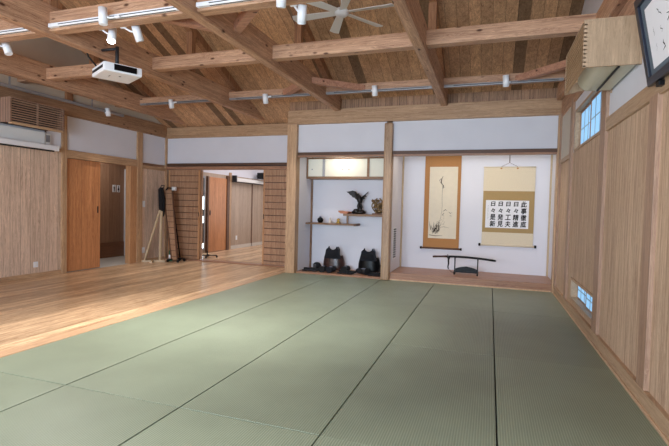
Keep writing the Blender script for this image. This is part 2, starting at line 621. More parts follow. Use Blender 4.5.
area('hallway_light', (-7.4, 7.2, 2.35), (-7.4, 7.2, 0), .4, 1.2, 5, (1, .97, .92))
for k, (yy, lab) in enumerate(((8.03, 'white restroom sign plate with a man figure, left of the pair'),
                               (8.155, 'white restroom sign plate with a woman figure, right of the pair'))):
    t = thing('restroom_sign', lab, 'sign', (hx, yy, 1.52), 'restroom signs in the hallway')
    obj('plate', B((hx + .001, hx + .008, yy - .045, yy + .045, 1.445, 1.605), bevel=.002), m_white, t)
    bm = bmesh.new()
    ball(bm, (hx + .010, yy, 1.577), (.003, .013, .013), 10)
    if k == 0:
        prism(bm, [(hx + .009, yy - .02, 1.56), (hx + .009, yy + .02, 1.56), (hx + .009, yy + .012, 1.50), (hx + .009, yy + .01, 1.455),
                   (hx + .009, yy - .01, 1.455), (hx + .009, yy - .012, 1.50)], (.003, 0, 0))
    else:
        prism(bm, [(hx + .009, yy - .01, 1.56), (hx + .009, yy + .01, 1.56), (hx + .009, yy + .026, 1.49), (hx + .009, yy + .008, 1.49),
                   (hx + .009, yy + .008, 1.455), (hx + .009, yy - .008, 1.455), (hx + .009, yy - .008, 1.49), (hx + .009, yy - .026, 1.49)], (.003, 0, 0))
    obj('pictogram', bm, m_dark, t)

# back wall with slatted sliding doors
struct('wall_back', B((XL, -3.45, YB, YB + .1, 2.10, 2.68)), m_plaster,
       label='white plaster panel above the slatted sliding doors', cat='wall')
struct('wall_back', B((-3.86, -3.45, YB + .03, YB + .1, 0, 1.97)), m_plaster, label='short wall piece beside the right slatted door', cat='wall')
trim(B((XL, -3.52, YB - .06, YB + .08, 2.645, 2.87), bevel=.004), m_beltX, 'wooden beam above the white panel of the back wall', 'beam')
trim(B((XL, -3.52, YB - .03, YB + .08, 2.045, 2.10), bevel=.003), m_darkrail, 'dark upper rail above the slatted sliding doors')
trim(B((XL, -3.52, YB - .045, YB + .10, 1.965, 2.03), bevel=.003), m_fascia, 'reddish door head rail above the slatted sliding doors')
trim(B((XL, -3.52, YB - .005, YB + .08, 2.03, 2.045)), m_dark, 'thin shadow gap above the door head rail')
trim(B((XL + .03, -3.55, YB - .08, YB + .14, 0, .022), bevel=.003), m_fascia, 'wooden sill under the slatted sliding doors')


def slat_door(n, x0, x1, y, lab, hx_):
    d = struct(n, B((x0 + .02, x1 - .02, y, y + .02, .03, 1.96)), m_slat, label=lab, cat='door')
    for a in (x0, x1 - .035):
        obj('stile', B((a, a + .035, y - .008, y + .028, .024, 1.963), bevel=.002), m_dooredge, d)
    z = .09
    k = 0
    while z < 1.94:
        obj('batten', B((x0 + .036, x1 - .036, y - .006, y - .0005, z, z + .016)), m_batten, d)
        z += .1335
        k += 1
    obj('door_handle', B((hx_ - .008, hx_ + .008, y - .011, y - .007, .95, 1.05), bevel=.002), m_dark, d)
    return d


slat_door('door_2', -6.74, -5.93, YB + .01, 'slatted wooden sliding door left of the open passage', -5.95)
slat_door('door_3', -4.40, -3.56, YB + .01, 'slatted wooden sliding door right of the open passage, beside the pillar', -4.383)
struct('door_4', B((-6.72, -5.90, YB + .06, YB + .085, .03, 1.96)), m_slat, label='rear leaf of the left slatted sliding door', cat='door')

# next room
struct('wall_next_room', B((-6.85, -6.75, 8.45, 14.1, 0, 2.02), (-6.85, -3.4, 14.0, 14.1, 0, 2.1), (-3.5, -3.4, 8.8, 14.1, 0, 2.7)),
       wood('next_room_boards', srgb(160, 134, 112), srgb(196, 170, 146), axis='Z', plank=('Y', 0.22), var=0.06, seam=0.005),
       label='pale board wall of the room behind the sliding doors', cat='wall')
struct('wall_next_room', B((-6.85, -6.75, 8.45, 14.1, 2.02, 2.75), (-6.85, -3.4, 14.0, 14.1, 2.1, 2.75)), m_plaster,
       label='white upper wall of the room behind the sliding doors', cat='wall')
struct('ceiling', B((-6.85, -3.4, 8.46, 14.1, 2.72, 2.8)), m_plaster, label='ceiling of the room behind the sliding doors', cat='ceiling')
struct('baseboard_next_room', B((-6.75, -6.735, 10.9, 14.0, 0, .09)), m_band, label='pale baseboard in the room behind the sliding doors', cat='baseboard')
trim(B((-6.76, -6.70, 9.78, 9.84, 0, 1.93), bevel=.003), m_batten, 'dark post left of the plain door in the next room', 'post')
d4 = struct('door_5', B((-6.76, -6.725, 9.84, 10.68, .01, 1.92), bevel=.003), m_door, label='plain orange brown door in the room behind the sliding doors', cat='door')
obj('door_handle', B((-6.725, -6.715, 9.90, 9.94, .95, 1.07), bevel=.002), m_dark, d4)
trim(B((-6.76, -6.70, 10.68, 10.80, 0, 2.0), bevel=.003), m_batten, 'dark post right of the plain door in the next room', 'post')
trim(B((-6.76, -6.72, 10.82, 10.92, 0, 2.1), bevel=.003), m_pillar, 'pale post beside the plain door in the next room', 'post')
trim(B((-6.76, -6.735, 12.08, 12.13, 0, 2.0), bevel=.003), m_batten, 'narrow dark post on the far wall of the next room', 'post')
# bright narrow window in the next room
w3 = struct('window_3', B((-6.76, -6.73, 9.36, 9.40, .08, 1.93), (-6.76, -6.73, 9.68, 9.72, .08, 1.93), (-6.76, -6.73, 9.40, 9.68, 1.88, 1.93),
                          (-6.76, -6.73, 9.40, 9.68, .08, .12)), m_grey, label='narrow bright glass strip beside the plain door in the next room', cat='window')
obj('window_glass', B((-6.756, -6.745, 9.40, 9.68, .12, 1.88)), plain('smoky_glass', srgb(96, 88, 84), 0.15, 0.2, var=.05), w3)
for a, b in ((1.10, 1.42), (.76, .92), (.13, .25)):
    obj('lit_pane', B((-6.744, -6.740, 9.41, 9.67, a, b)), emit('daylight_pane', (.72, .88, 1, 1), 4.0), w3)
# projection screen case in the next room
t = thing('projection_screen', 'white roller screen case high on the wall of the next room', 'projection screen', (-6.6, 11.9, 1.9))
bm = bmesh.new()
add_box(bm, -6.68, -6.58, 10.95, 13.0, 1.87, 1.97, bevel=.01)
obj('case', bm, m_nextscreen, t)
obj('bottom_bar', B((-6.65, -6.61, 11.0, 12.95, 1.845, 1.868)), m_dark, t)
obj('end_bracket', B((-6.70, -6.57, 10.90, 10.95, 1.85, 2.03), bevel=.005), m_dark, t)
t = thing('wall_speaker', 'small dark speaker under the ceiling of the next room', 'speaker', (-6.5, 12.3, 2.15))
obj('housing', B((-6.62, -6.38, 12.15, 12.5, 2.02, 2.20), bevel=.015), m_dark, t)
obj('bracket', B((-6.72, -6.62, 12.3, 12.36, 2.08, 2.14)), m_grey, t)
obj('front_grille', B((-6.60, -6.40, 12.138, 12.15, 2.04, 2.18), bevel=.004), m_blackc, t)
tt = thing('caster_stand', 'low black stand on wheels just behind the left slatted door', 'stand', (-6.12, 8.95, 0))
bm = bmesh.new()
tube(bm, [(-6.3, 8.85, .05), (-6.12, 8.95, .055), (-5.93, 9.05, .05)], .012)
tube(bm, [(-6.2, 9.1, .05), (-6.12, 8.95, .055), (-6.05, 8.8, .05)], .012)
tube(bm, [(-6.12, 8.95, .05), (-6.12, 8.95, .16)], .014)
obj('base', bm, m_black, tt)
for p in ((-6.3, 8.85), (-5.93, 9.05), (-6.2, 9.1), (-6.05, 8.8)):
    bm = bmesh.new()
    cyl(bm, (p[0] - .01, p[1], .025), (p[0] + .01, p[1], .025), .025, seg=14)
    obj('wheel', bm, m_rubber, tt)

# ------------------------------------------------------------------ front wall of the alcoves
PB = XR + .1
struct('wall_front', B((-3.36, -1.72, YF - .02, YF + .04, 2.215, 2.72), (-1.62, XR, YF - .02, YF + .04, 2.215, 2.72)), m_plaster,
       label='white plaster band above the two alcoves', cat='wall')
struct('wall_front', B((-3.55, XR + .05, YF - .01, YF + .05, 2.97, 3.14)), m_strip,
       label='strip of short boards between the front beam and the ceiling', cat='wall')
trim(B((-3.55, XR + .05, YF - .09, YF + .06, 2.717, 2.97), bevel=.005), m_beltX, 'long wooden beam above the white band of the alcoves', 'beam')
trim(B((-3.36, -1.74, YF - .05, YF + .06, 2.158, 2.215), bevel=.003), m_darkrail, 'dark rail over the shelf alcove')
trim(B((-1.60, XR - .03, YF - .05, YF + .06, 2.158, 2.215), bevel=.003), m_darkrail, 'dark rail over the scroll alcove')
trim(B((-3.36, -1.74, YF - .045, YF + .05, 2.13, 2.158)), m_fascia, 'reddish underside rail over the shelf alcove')
trim(B((-1.60, XR - .03, YF - .045, YF + .05, 2.13, 2.158)), m_fascia, 'reddish underside rail over the scroll alcove')
# pillars
trim(B((-3.55, -3.36, YF - .10, YF + .07, 0, 2.717), bevel=.01), m_pillar, 'thick wooden pillar left of the shelf alcove', 'pillar')
trim(B((-3.55, -3.42, YF + .0, YF + .09, 2.97, roof(YF) - .01), bevel=.004), m_post, 'short post above the left alcove pillar', 'post')
trim(B((-1.745, -1.60, YF - .11, YF + .06, 0, 2.69), bevel=.03), wood('alcove_post_wood', srgb(142, 104, 72), srgb(196, 156, 114), axis='Z', rough=.4),
     'rounded wooden pillar between the two alcoves', 'pillar')
trim(B((XR - .05, XR + .02, YF - .08, YF + .06, 0, 2.717), bevel=.004), m_pillar, 'wooden post at the right end of the scroll alcove', 'pillar')

# shelf alcove (floor, walls)
AB = 8.42
struct('wall_shelf_alcove', B((-3.40, -1.62, AB, AB + .06, 0, 2.72), (-3.42, -3.36, YF + .07, AB, 0, 2.72), (-1.70, -1.62, YF + .06, AB, 0, 2.72)),
       m_plaster_t, label='white walls inside the shelf alcove', cat='wall')
trim(B((-3.36, -3.33, AB - .035, AB, .03, 2.2), bevel=.002), m_shelf, 'thin corner post inside the shelf alcove')
struct('floor', B((-3.36, -1.70, YF + .0, AB, -.05, .03), bevel=.003), m_fascia, label='wooden floor board of the shelf alcove', cat='floor')
struct('ceiling', B((-3.40, -1.62, YF + .06, AB, 2.70, 2.74)), m_plaster_t, label='ceiling of the shelf alcove', cat='ceiling')

# scroll alcove
TB = 8.68
struct('wall_scroll_alcove', B((-1.66, 1.07, TB, TB + .06, 0, 2.72), (-1.645, -1.605, YF + .06, TB, .0, 2.72), (XR + .005, XR + .07, YF + .06, TB, 0, 2.72)),
       m_plaster_t, label='white walls inside the scroll alcove', cat='wall')
struct('floor', B((-1.605, XR + .005, YF + .005, TB, .0, .125), bevel=.004), m_fascia, label='raised reddish board floor of the scroll alcove', cat='floor')
trim(B((-1.605, XR - .05, YF - .012, YF + .004, 0, .02)), m_border, 'pale thin strip under the alcove step')
struct('ceiling', B((-1.64, XR + .05, YF + .06, TB, 2.70, 2.74)), m_plaster_t, label='ceiling of the scroll alcove', cat='ceiling')
trim(B((-1.606, -1.575, TB - .03, TB, .125, 2.7), bevel=.002), m_ply, 'thin left corner post inside the scroll alcove')
trim(B((XR - .025, XR + .006, TB - .03, TB, .125, 2.7), bevel=.002), m_ply, 'thin right corner post inside the scroll alcove')
trim(B((XR - .02, XR + .006, YF + .10, YF + .14, .125, 2.7), bevel=.002), m_ply, 'thin front post on the right inner wall of the scroll alcove')

# alcove lamps behind the lintel
for nm, x0, x1, pw in (('shelf alcove', -2.78, -2.42, 2.0), ('scroll alcove', -1.4, .8, 5)):
    t = thing('strip_light', 'slim warm strip light hidden behind the lintel of the %s' % nm, 'light', ((x0 + x1) / 2, YF + .1, 2.25),
              'strip lights behind the lintels')
    obj('housing', B((x0, x1, YF + .075, YF + .12, 2.23, 2.26), bevel=.003), m_white, t)
    a = area('strip_lamp', ((x0 + x1) / 2, YF + .15, 2.22), ((x0 + x1) / 2, YF + .55 if nm[1] == 'c' else YF + .4, 1.2), x1 - x0, .03, pw, (1, .90, .74))

# ------------------------------------------------------------------ right wall
WX = XR  # panel face
# openings: upper window Y5.0..6.42 z2.03..2.50 ; lower window Y4.98..6.22 z.20..0.41
q = .029
bm = B((WX, WX + .12, YREAR, 4.98 - q, 0, 2.04 - q), (WX, WX + .12, 6.24 + q, 7.8, 0, 2.04 - q), (WX, WX + .12, 4.98 - q, 6.24 + q, .415 + q, 2.04 - q),
       (WX, WX + .12, 4.98 - q, 6.24 + q, 0, .20 - q))
struct('wall_right', bm, m_wall_r, label='beige wood veneer panels of the right wall', cat='wall')
bm = B((WX, WX + .12, YREAR, 5.0 - q, 2.04 - q, 2.92), (WX, WX + .12, 6.42 + q, 7.8, 2.04 - q, 2.92), (WX, WX + .12, 5.0 - q, 6.42 + q, 2.50 + q, 2.92))
struct('wall_right', bm, m_plaster, label='white plaster band of the right wall above the panels', cat='wall')
bm = bmesh.new()
prism(bm, [(WX, YREAR, 2.92), (WX, 8.3, 2.92), (WX, YRIDGE, roof(YRIDGE)), (WX, YREAR, roof(8.6) + 0.95)], (0.12, 0, 0))
struct('wall_right', bm, m_plaster, label='pale plaster gable on the right above the beams', cat='wall')
PX = WX - .028
for k, (y0, y1, lab) in enumerate(((6.50, 6.86, 'between the corner bay and the window bay'), (4.72, 4.92, 'right of the two windows'),
                                   (3.34, 3.50, 'under the framed calligraphy'), (1.6, 1.8, 'near the camera'), (7.55, 7.66, 'in the far right corner'))):
    if k == 0:
        y0, y1 = 6.54, 6.70
    trim(B((PX, WX + .01, y0, y1, .12, 2.72 if k != 2 else 2.0), bevel=.004), m_frameR_z, 'wooden wall post of the right wall %s' % lab, 'post')
trim(B((PX + .004, WX + .01, YREAR, 4.92, 1.985, 2.10), bevel=.003), m_frameR_y, 'wooden rail on top of the near right wall panels')
trim(B((PX + .004, WX + .01, 6.70, 7.55, 1.96, 2.02), bevel=.003), m_frameR_y, 'wooden rail in the corner bay of the right wall')
struct('wall_right', B((WX - .012, WX + .001, 6.70, 7.55, 2.02, 2.66)), m_band, label='grey beige panel high in the corner bay of the right wall', cat='wall')
struct('baseboard_right', B((PX - .012, WX + .01, YREAR, 7.64, -.05, .022), bevel=.003), m_border,
       label='thin pale wooden strip between tatami and right wall', cat='baseboard')
trim(B((PX - .002, WX + .01, YREAR, 7.64, .022, .12), bevel=.003), m_frameR_y, 'bottom rail of the right wall panels')
trim(B((WX - .02, WX + .06, 3.0, 7.64, 2.655, 2.92), bevel=.004), m_beamY, 'wooden beam on top of the right wall', 'beam')


def window(n, y0, y1, z0, z1, lab, dx):
    fr = .028
    w_ = struct(n, B((WX - .012, WX + .12, y0 - fr, y1 + fr, z1, z1 + fr), (WX - .012, WX + .12, y0 - fr, y1 + fr, z0 - fr, z0),
                     (WX - .012, WX + .12, y0 - fr, y0, z0, z1), (WX - .012, WX + .12, y1, y1 + fr, z0, z1)), m_frameR_y, label=lab, cat='window')
    mid = (y0 + y1) / 2
    for a, b, x in ((y0, mid + .02, WX + dx), (mid - .02, y1, WX + dx + .017)):
        s = .026 if z1 > 1 else .013
        fw = obj('window_sash', B((x, x + .016, a, b, z0, z0 + s), (x, x + .016, a, b, z1 - s, z1), (x, x + .016, a, a + s, z0 + s, z1 - s),
                                  (x, x + .016, b - s, b, z0 + s, z1 - s)), m_fascia, w_)
        obj('window_glass', B((x + .006, x + .010, a + s, b - s, z0 + s, z1 - s)), m_glass, fw)
        mb = [(x + .001, x + .006, a + s, b - s, (z0 + z1) / 2 - .004, (z0 + z1) / 2 + .004)]
        for q in (1, 2):
            yy = a + s + (b - a - 2 * s) * q / 3
            mb.append((x + .001, x + .006, yy - .003, yy + .003, z0 + s, z1 - s))
        obj('muntin', B(*mb), m_grey, fw)
    return w_


window('window_1', 5.0, 6.42, 2.04, 2.50, 'upper right window with blue daylight, under the slatted box', .03)
window('window_2', 4.98, 6.24, .20, .415, 'low floor level window with blue daylight in the right wall', .045)
# rear wall (behind the camera) with wide windows
struct('wall_rear', B((XL, XR, YREAR - .1, YREAR, 0, .3), (XL, XR, YREAR - .1, YREAR, 2.5, 4.3), (XL, -6.2, YREAR - .1, YREAR, .3, 2.5),
                      (.3, XR, YREAR - .1, YREAR, .3, 2.5)), m_plaster, label='wall behind the camera with a wide window opening', cat='wall')

# daylight just outside the two side windows
area('window_daylight_upper', (1.5, 5.7, 2.5), (0, 5.7, 1.5), 1.5, .7, 14, (.6, .85, 1))
area('window_daylight_lower', (1.25, 5.6, .42), (.6, 5.6, .0), 1.2, .3, 10, (.55, .9, .95))

# ------------------------------------------------------------------ beams
BX = {'a': (-0.82, -0.71), 'b': (-2.645, -2.54), 'c': (-4.43, -4.31), 'd': (-6.33, -6.21), 'e': (.90, .985)}
BN = {'a': 'right of the ceiling fan', 'b': 'left of the ceiling fan', 'c': 'above the projector', 'd': 'nearest the left wall', 'e': 'along the right wall'}
for k, (x0, x1) in BX.items():
    yend = 8.28 if k in 'cd' else YF - .09
    trim(B((x0, x1, -2.9, yend, 2.925, 3.225 if k != 'e' else 3.16), bevel=.012), m_beamY, 'deep wooden roof beam running away from the camera %s' % BN[k], 'beam')
# cross beams
for (y0, y1, z0, z1, lab) in ((3.50, 3.62, 2.955, 3.15, 'nearest wooden cross beam carrying the white lighting tracks'),
                              (4.99, 5.115, 3.0, 3.16, 'middle wooden cross beam behind the ceiling fan side'),
                              (6.87, 6.99, 3.035, 3.165, 'farthest wooden cross beam carrying the grey lighting tracks')):
    trim(B((XL, XR, y0, y1, z0, z1), bevel=.008), m_beamX, lab, 'beam')
# angle braces lying flat in the corners
m_brace = wood('brace_wood', srgb(146, 92, 66), srgb(206, 146, 112), axis='X', knots=True)


def brace(p0, p1, lab, z=3.09, s=.09):
    bm = bmesh.new()
    obox(bm, (p0[0], p0[1], z), (p1[0], p1[1], z), s, s, bevel=.005)
    trim(bm, m_brace, lab, 'brace')


for k, nx in (('b', 'middle beam'),):
    x0, x1 = BX[k]
    pos = {'a': 'first from the right', 'b': 'second from the right', 'c': 'third from the right'}[k]
    if k != 'a':
        brace((x1 - .02, 6.28), (x1 + .62, 6.90), 'wooden corner brace right of the %s at the farthest cross beam, %s' % (nx, pos))
        brace((x0 + .02, 6.28), (x0 - .62, 6.90), 'wooden corner brace left of the %s at the farthest cross beam, %s' % (nx, pos))
        brace((x1 - .02, 4.20), (x1 + .60, 3.58), 'wooden corner brace right of the %s at the nearest cross beam, %s' % (nx, pos), 3.06)
        brace((x0 + .02, 4.20), (x0 - .60, 3.58), 'wooden corner brace left of the %s at the nearest cross beam, %s' % (nx, pos), 3.06)
brace((.92, 6.28), (.30, 6.90), 'wooden corner brace beside the right wall at the farthest cross beam')
# posts standing on the beams up to the ceiling
for k, lab in (('a', 'right of the fan'), ('b', 'left of the fan'), ('c', 'behind the projector'), ('d', 'near the left gable')):
    xm = sum(BX[k]) / 2
    trim(B((xm - .05, xm + .05, 5.84, 5.94, 3.22, roof(5.9) - .10), bevel=.004), m_post, 'upright post on the deep beam %s' % lab, 'post')
    bm = bmesh.new()
    obox(bm, (xm, YF + .05, roof(YF + .05) - .065), (xm, YRIDGE, roof(YRIDGE) - .065), .09, .12)
    trim(bm, m_post, 'sloping rafter under the ceiling boards %s' % lab, 'rafter')
trim(B((-4.42, -4.31, 3.51, 3.61, 3.22, roof(3.6) - .1), bevel=.004), m_post, 'upright post where the nearest cross beam meets the projector beam', 'post')
trim(B((-3.27, -3.11, 3.51, 3.61, 3.15, roof(3.6) - .01), bevel=.004), m_post, 'upright post on the nearest cross beam between projector and fan', 'post')
trim(B((-2.64, -2.54, 3.51, 3.61, 3.22, roof(3.6) - .1), bevel=.004), m_post, 'upright post where the nearest cross beam meets the middle beam', 'post')


# ------------------------------------------------------------------ lighting tracks and spots
def track(x0, x1, y, z, mat, lab, grp):
    t = thing('lighting_track', lab, 'lighting track', ((x0 + x1) / 2, y, z), grp)
    obj('rail', B((x0, x1, y - .018, y + .018, z - .018, z + .018), bevel=.003), mat, t)
    obj('slot', B((x0 + .12, x1 - .06, y - .005, y + .005, z - .0195, z - .0175), (x0 + .12, x1 - .06, y - .0195, y - .0175, z - .004, z + .004)), m_dark, t)
    obj('end_cap', B((x0 - .012, x0, y - .02, y + .02, z - .02, z + .02), bevel=.003), mat, t)


segs = [(-6.15, -4.47, 'left of the projector beam'), (-4.27, -2.69, 'between the projector beam and the middle beam'),
        (-2.51, -.86, 'between the middle beam and the fan side beam'), (-.68, .88, 'beside the right wall')]
for x0, x1, l_ in segs:
    track(x0, x1, 3.478, 2.995, m_white, 'white track on the nearest cross beam, ' + l_, 'lighting tracks on the nearest cross beam')
for x0, x1, l_ in segs:
    track(x0, x1, 6.848, 3.035, m_grey, 'grey track on the farthest cross beam, ' + l_, 'lighting tracks on the farthest cross beam')
t = thing('lighting_track', 'long grey rail running away from the camera high beside the left wall', 'lighting track', (-6.42, 5.0, 2.80))
bm = bmesh.new()
add_box(bm, -6.45, -6.405, 2.5, 6.7, 2.79, 2.835, bevel=.006)
obj('rail', bm, m_grey, t)
for yy in (3.2, 4.6, 6.0):
    obj('hanger', B((-6.435, -6.42, yy, yy + .02, 2.835, 2.95)), m_grey, t)


def spot(track_pt, c, aim, lab, grp, on=False, L=.15, R=.04, power=0.0):
    """track_pt: where it clips to the rail; c: centre of the cylinder"""
    t = thing('track_spotlight', lab, 'spotlight', track_pt, grp)
    loc, c = Vector(track_pt), Vector(c)
    aim = Vector(aim).normalized()
    bm = bmesh.new()
    add_box(bm, loc.x - .03, loc.x + .03, loc.y - .012, loc.y + .012, loc.z - .010, loc.z + .010, bevel=.003)
    tube(bm, [loc, loc.lerp(c, .5) + Vector((0, 0, -.012)), c], .009)
    obj('bracket', bm, m_white, t)
    bm = bmesh.new()
    a, b = c - aim * L * .5, c + aim * L * .5
    cyl(bm, a, b, R, seg=28)
    obj('housing', bm, m_white, t)
    bm = bmesh.new()
    cyl(bm, b, b + aim * .006, R * .88, seg=28)
    obj('lens', bm, m_lens if on else m_dimlens, t)
    if power:
        d = bpy.data.lights.new('spot_lamp', 'SPOT')
        d.energy = power
        d.spot_size = math.radians(84)
        d.spot_blend = .9
        d.shadow_soft_size = .05
        d.color = (1.0, .96, .92)
        o = bpy.data.objects.new('spot_lamp', d)
        COL.objects.link(o)
        o.location = b + aim * .02
        o.rotation_euler = aim.to_track_quat('-Z', 'Y').to_euler()
    return t


G1, G3 = 'spotlights on the nearest cross beam', 'spotlights on the farthest cross beam'
PW = 115
spot((-3.38, 3.44, 2.972), (-3.512, 3.40, 2.98), (.06, .0, -1), 'white cylinder spotlight in front of the nearest beam, left of the post', G1, power=PW)
spot((-3.78, 3.64, 2.975), (-3.702, 3.70, 2.93), (.22, -.35, -1), 'lit white cylinder spotlight glowing above the projector', G1, on=True, power=PW)
spot((-3.50, 3.64, 2.965), (-3.38, 3.70, 2.918), (.12, .36, -1), 'white cylinder spotlight behind the nearest beam, right of the glowing one', G1, power=PW)
spot((-5.32, 3.64, 2.985), (-5.20, 3.70, 2.935), (.42, .0, -1), 'white cylinder spotlight tilted sideways at the far left edge', G1)
spot((-1.66, 3.64, 2.965), (-1.606, 3.70, 2.907), (-.22, .42, -1), 'white cylinder spotlight below the nearest beam beside the fan', G1, power=PW)
spot((-1.63, 3.45, 2.972), (-1.66, 3.40, 2.93), (-.15, .25, -1), 'white cylinder spotlight at the top edge in front of the nearest beam', G1, power=PW)
for cx_, cz_, sd, lab in ((-5.441, 3.003, .06, 'white spotlight on the farthest beam above the left corner'),
                          (-3.569, 2.994, .06, 'white spotlight on the farthest beam above the thick pillar'),
                          (-1.719, 3.018, -.03, 'white spotlight on the farthest beam left of the fan side beam'),
                          (.149, 3.045, .03, 'white spotlight on the farthest beam near the right wall')):
    spot((cx_ + sd, 6.815, 3.03), (cx_, 6.79, cz_), (.05, .15, -1), lab, G3, power=30, R=.042)
spot((-6.43, 6.317, 2.79), (-6.40, 6.317, 2.80), (.1, .1, -1), 'small white spotlight on the grey rail beside the left wall', G3, power=25, L=.13)
# unseen spots added behind the viewer to light the room; no track there
for x, y in ((-4.5, 1.0), (-2.2, 1.0), (-.2, 1.0)):
    spot((x, y, 3.02), (x + .08, y, 2.98), (0, 0, -1), 'white cylinder spotlight added unseen behind the camera', 'added spotlights behind the camera', power=PW)

# ------------------------------------------------------------------ ceiling fan
t = thing('ceiling_fan', 'white six bladed ceiling fan hanging under the boards', 'ceiling fan', (-1.79, 5.33, 3.6))
c = Vector((-1.79, 5.33, 3.6))
bm = bmesh.new()
lathe(bm, c, [(.03, -.045), (.06, -.04), (.085, -.02), (.09, .01), (.07, .04), (.03, .06)], 24)
obj('motor', bm, m_white, t)
bm = bmesh.new()
cyl(bm, c + Vector((0, 0, .05)), (c.x, c.y, roof(c.y) - .01), .013)
lathe(bm, (c.x, c.y, roof(c.y) - .09), [(.02, 0), (.05, .02), (.055, .09)], 20)
obj('rod', bm, m_white, t)
for k in range(6):
    a = math.radians(-3 + 60 * k)
    d = Vector((math.cos(a), math.sin(a), 0))
    s = Vector((-d.y, d.x, 0))
    bm = bmesh.new()
    w0, w1 = .042, .062
    pts = [(.07, -w0), (.64, -w1), (.66, 0), (.64, w1), (.07, w0)]
    tilt = .2
    prism(bm, [c + d * p + s * q + Vector((0, 0, q * tilt)) for p, q in pts], (0, 0, .008))
    obj('blade', bm, m_whiteplas, t)

# ------------------------------------------------------------------ projector
t = thing('projector', 'white ceiling projector hanging below the deep beam at the left', 'projector', (-4.1, 4.15, 2.65), rotz=0)
q = [Vector((-4.33, 4.13, 2.655)), Vector((-4.36, 4.47, 2.655)), Vector((-3.83, 4.17, 2.655)), Vector((-3.84, 3.885, 2.655))]
cc = sum(q, Vector()) / 4
ax = ((q[3] + q[2]) / 2 - (q[0] + q[1]) / 2).normalized()
ay = Vector((-ax.y, ax.x, 0))
bm = bmesh.new()


def pbox(bm, a0, a1, b0, b1, z0, z1, bevel=.0):
    tb = bmesh.new()
    add_box(tb, a0, a1, b0, b1, z0, z1, bevel=bevel)
    m = Matrix((ax, ay, Vector((0, 0, 1)))).transposed().to_4x4()
    m.translation = Vector((cc.x, cc.y, 2.655))
    merge(bm, tb, 0, m)


pbox(bm, -.222, .222, -.205, .205, 0, .10, .018)
obj('body', bm, m_white, t)
bm = bmesh.new()
pbox(bm, -.19, .19, -.208, -.203, .035, .065)
obj('air_vent', bm, m_dark, t)
bm = bmesh.new()
pbox(bm, .223, .236, -.10, .14, .02, .085, .004)
obj('lens_front', bm, m_black, t)
bm = bmesh.new()
for a in (-.228, -.232):
    for b_ in range(5):
        pbox(bm, -.227, -.221, -.13 + b_ * .055, -.10 + b_ * .055, .03, .075)
obj('connector_panel', bm, m_grey, t)
bm = bmesh.new()
pbox(bm, -.02, .045, -.09, -.08, -.002, .0)
obj('maker_mark', bm, m_grey, t)
bm = bmesh.new()
pbox(bm, .06, .08, .0, .02, -.003, .0)
obj('sensor_window', bm, m_dark, t)
bm = bmesh.new()
cyl(bm, cc + Vector((0, 0, .1)), (cc.x, cc.y, 3.0), .02)
pbox(bm, -.1, .1, -.08, .08, .10, .115, .002)
cyl(bm, (cc.x, cc.y, 2.98), (cc.x - .3, cc.y, 2.98), .015)
obj('mount', bm, m_dark, t)
bm = bmesh.new()
tube(bm, [(-4.40, 4.35, 2.74), (-4.48, 4.30, 2.80), (-4.50, 4.15, 2.92), (-4.46, 4.05, 3.05)], .010)
obj('cable', bm, m_rubber, t)


# ------------------------------------------------------------------ air conditioner boxes
def ac_box(xw, xf, y0, y1, z0, z1, mats, name, lab, ns=11):
    """xw: wall side, xf: room side"""
    slat, end, inner = mats
    s = 1 if xf > xw else -1
    t = thing(name, lab, 'air conditioner cover', (xw, (y0 + y1) / 2, z0), 'slatted air conditioner boxes')
    xa, xb = min(xw, xf), max(xw, xf)
    obj('end_panel', B((xa, xb, y0, y0 + .02, z0, z1), bevel=.002), end, t)
    # far panel with a curved cut out at the bottom
    bm = bmesh.new()
    y = y1
    pts = [(xw, y, z1), (xw, y, z0 + .0), (xw + s * .03, y, z0)]
    n = 12
    cx = xw + s * abs(xf - xw) * .42
    rx = abs(xf - xw) * .42
    for i in range(n + 1):
        a = math.pi * i / n
        pts.append((cx - s * rx * math.cos(a), y, z0 + .035 * math.sin(a) ** .8 if 0 < i < n else z0 + .012))
    pts += [(xf, y, z0), (xf, y, z1)]
    seen = []
    for p in pts:
        if not seen or (Vector(p) - Vector(seen[-1])).length > 1e-4:
            seen.append(p)
    prism(bm, seen, (0, -.02, 0))
    obj('end_panel', bm, end, t)
    obj('top_panel', B((xa, xb, y0, y1, z1, z1 + .015)), end, t)
    pitch = (z1 - z0) / ns
    for i in range(ns):
        z = z0 + i * pitch
        x0 = xf
        bm = bmesh.new()
        prism(bm, [(x0, y0 + .0, z + .004), (x0 - s * .022, y0, z + .004), (x0 - s * .022, y0, z + pitch * .40), (x0, y0, z + pitch * .50)], (0, y1 - y0, 0))
        obj('louver', bm, slat, t)
    # frame posts behind louvers
    obj('louver_support', B((min(xf - s * .023, xf - s * .04), max(xf - s * .023, xf - s * .04), (y0 + y1) / 2 - .01, (y0 + y1) / 2 + .01, z0, z1)), slat, t)
    # the unit inside
    a = thing('air_conditioner', ('shade-dark' if inner is m_dark else 'cream') + ' air conditioner inside the ' + lab, 'air conditioner', (xw, (y0 + y1) / 2, z0 + .03))
    bm = bmesh.new()
    prof = []
    D = abs(xf - xw) * .74
    H = z1 - z0 - .06
    for i in range(9):
        an = math.pi / 2 * i / 8
        prof.append((D - .10 + .10 * math.sin(an), .105 - .10 * math.cos(an)))
    prof += [(D, H), (0.02, H), (0.02, .005)]
    prism(bm, [(xw + s * px, y0 + .045, z0 + .012 + pz) for px, pz in prof], (0, y1 - y0 - .09, 0))
    obj('body', bm, inner, a)
    obj('air_flap', B((min(xw + s * .12, xw + s * .135), max(xw + s * .12, xw + s * .135), y0 + .07, y1 - .07, z0 + .006, z0 + .016)), m_dark, a)
    return t


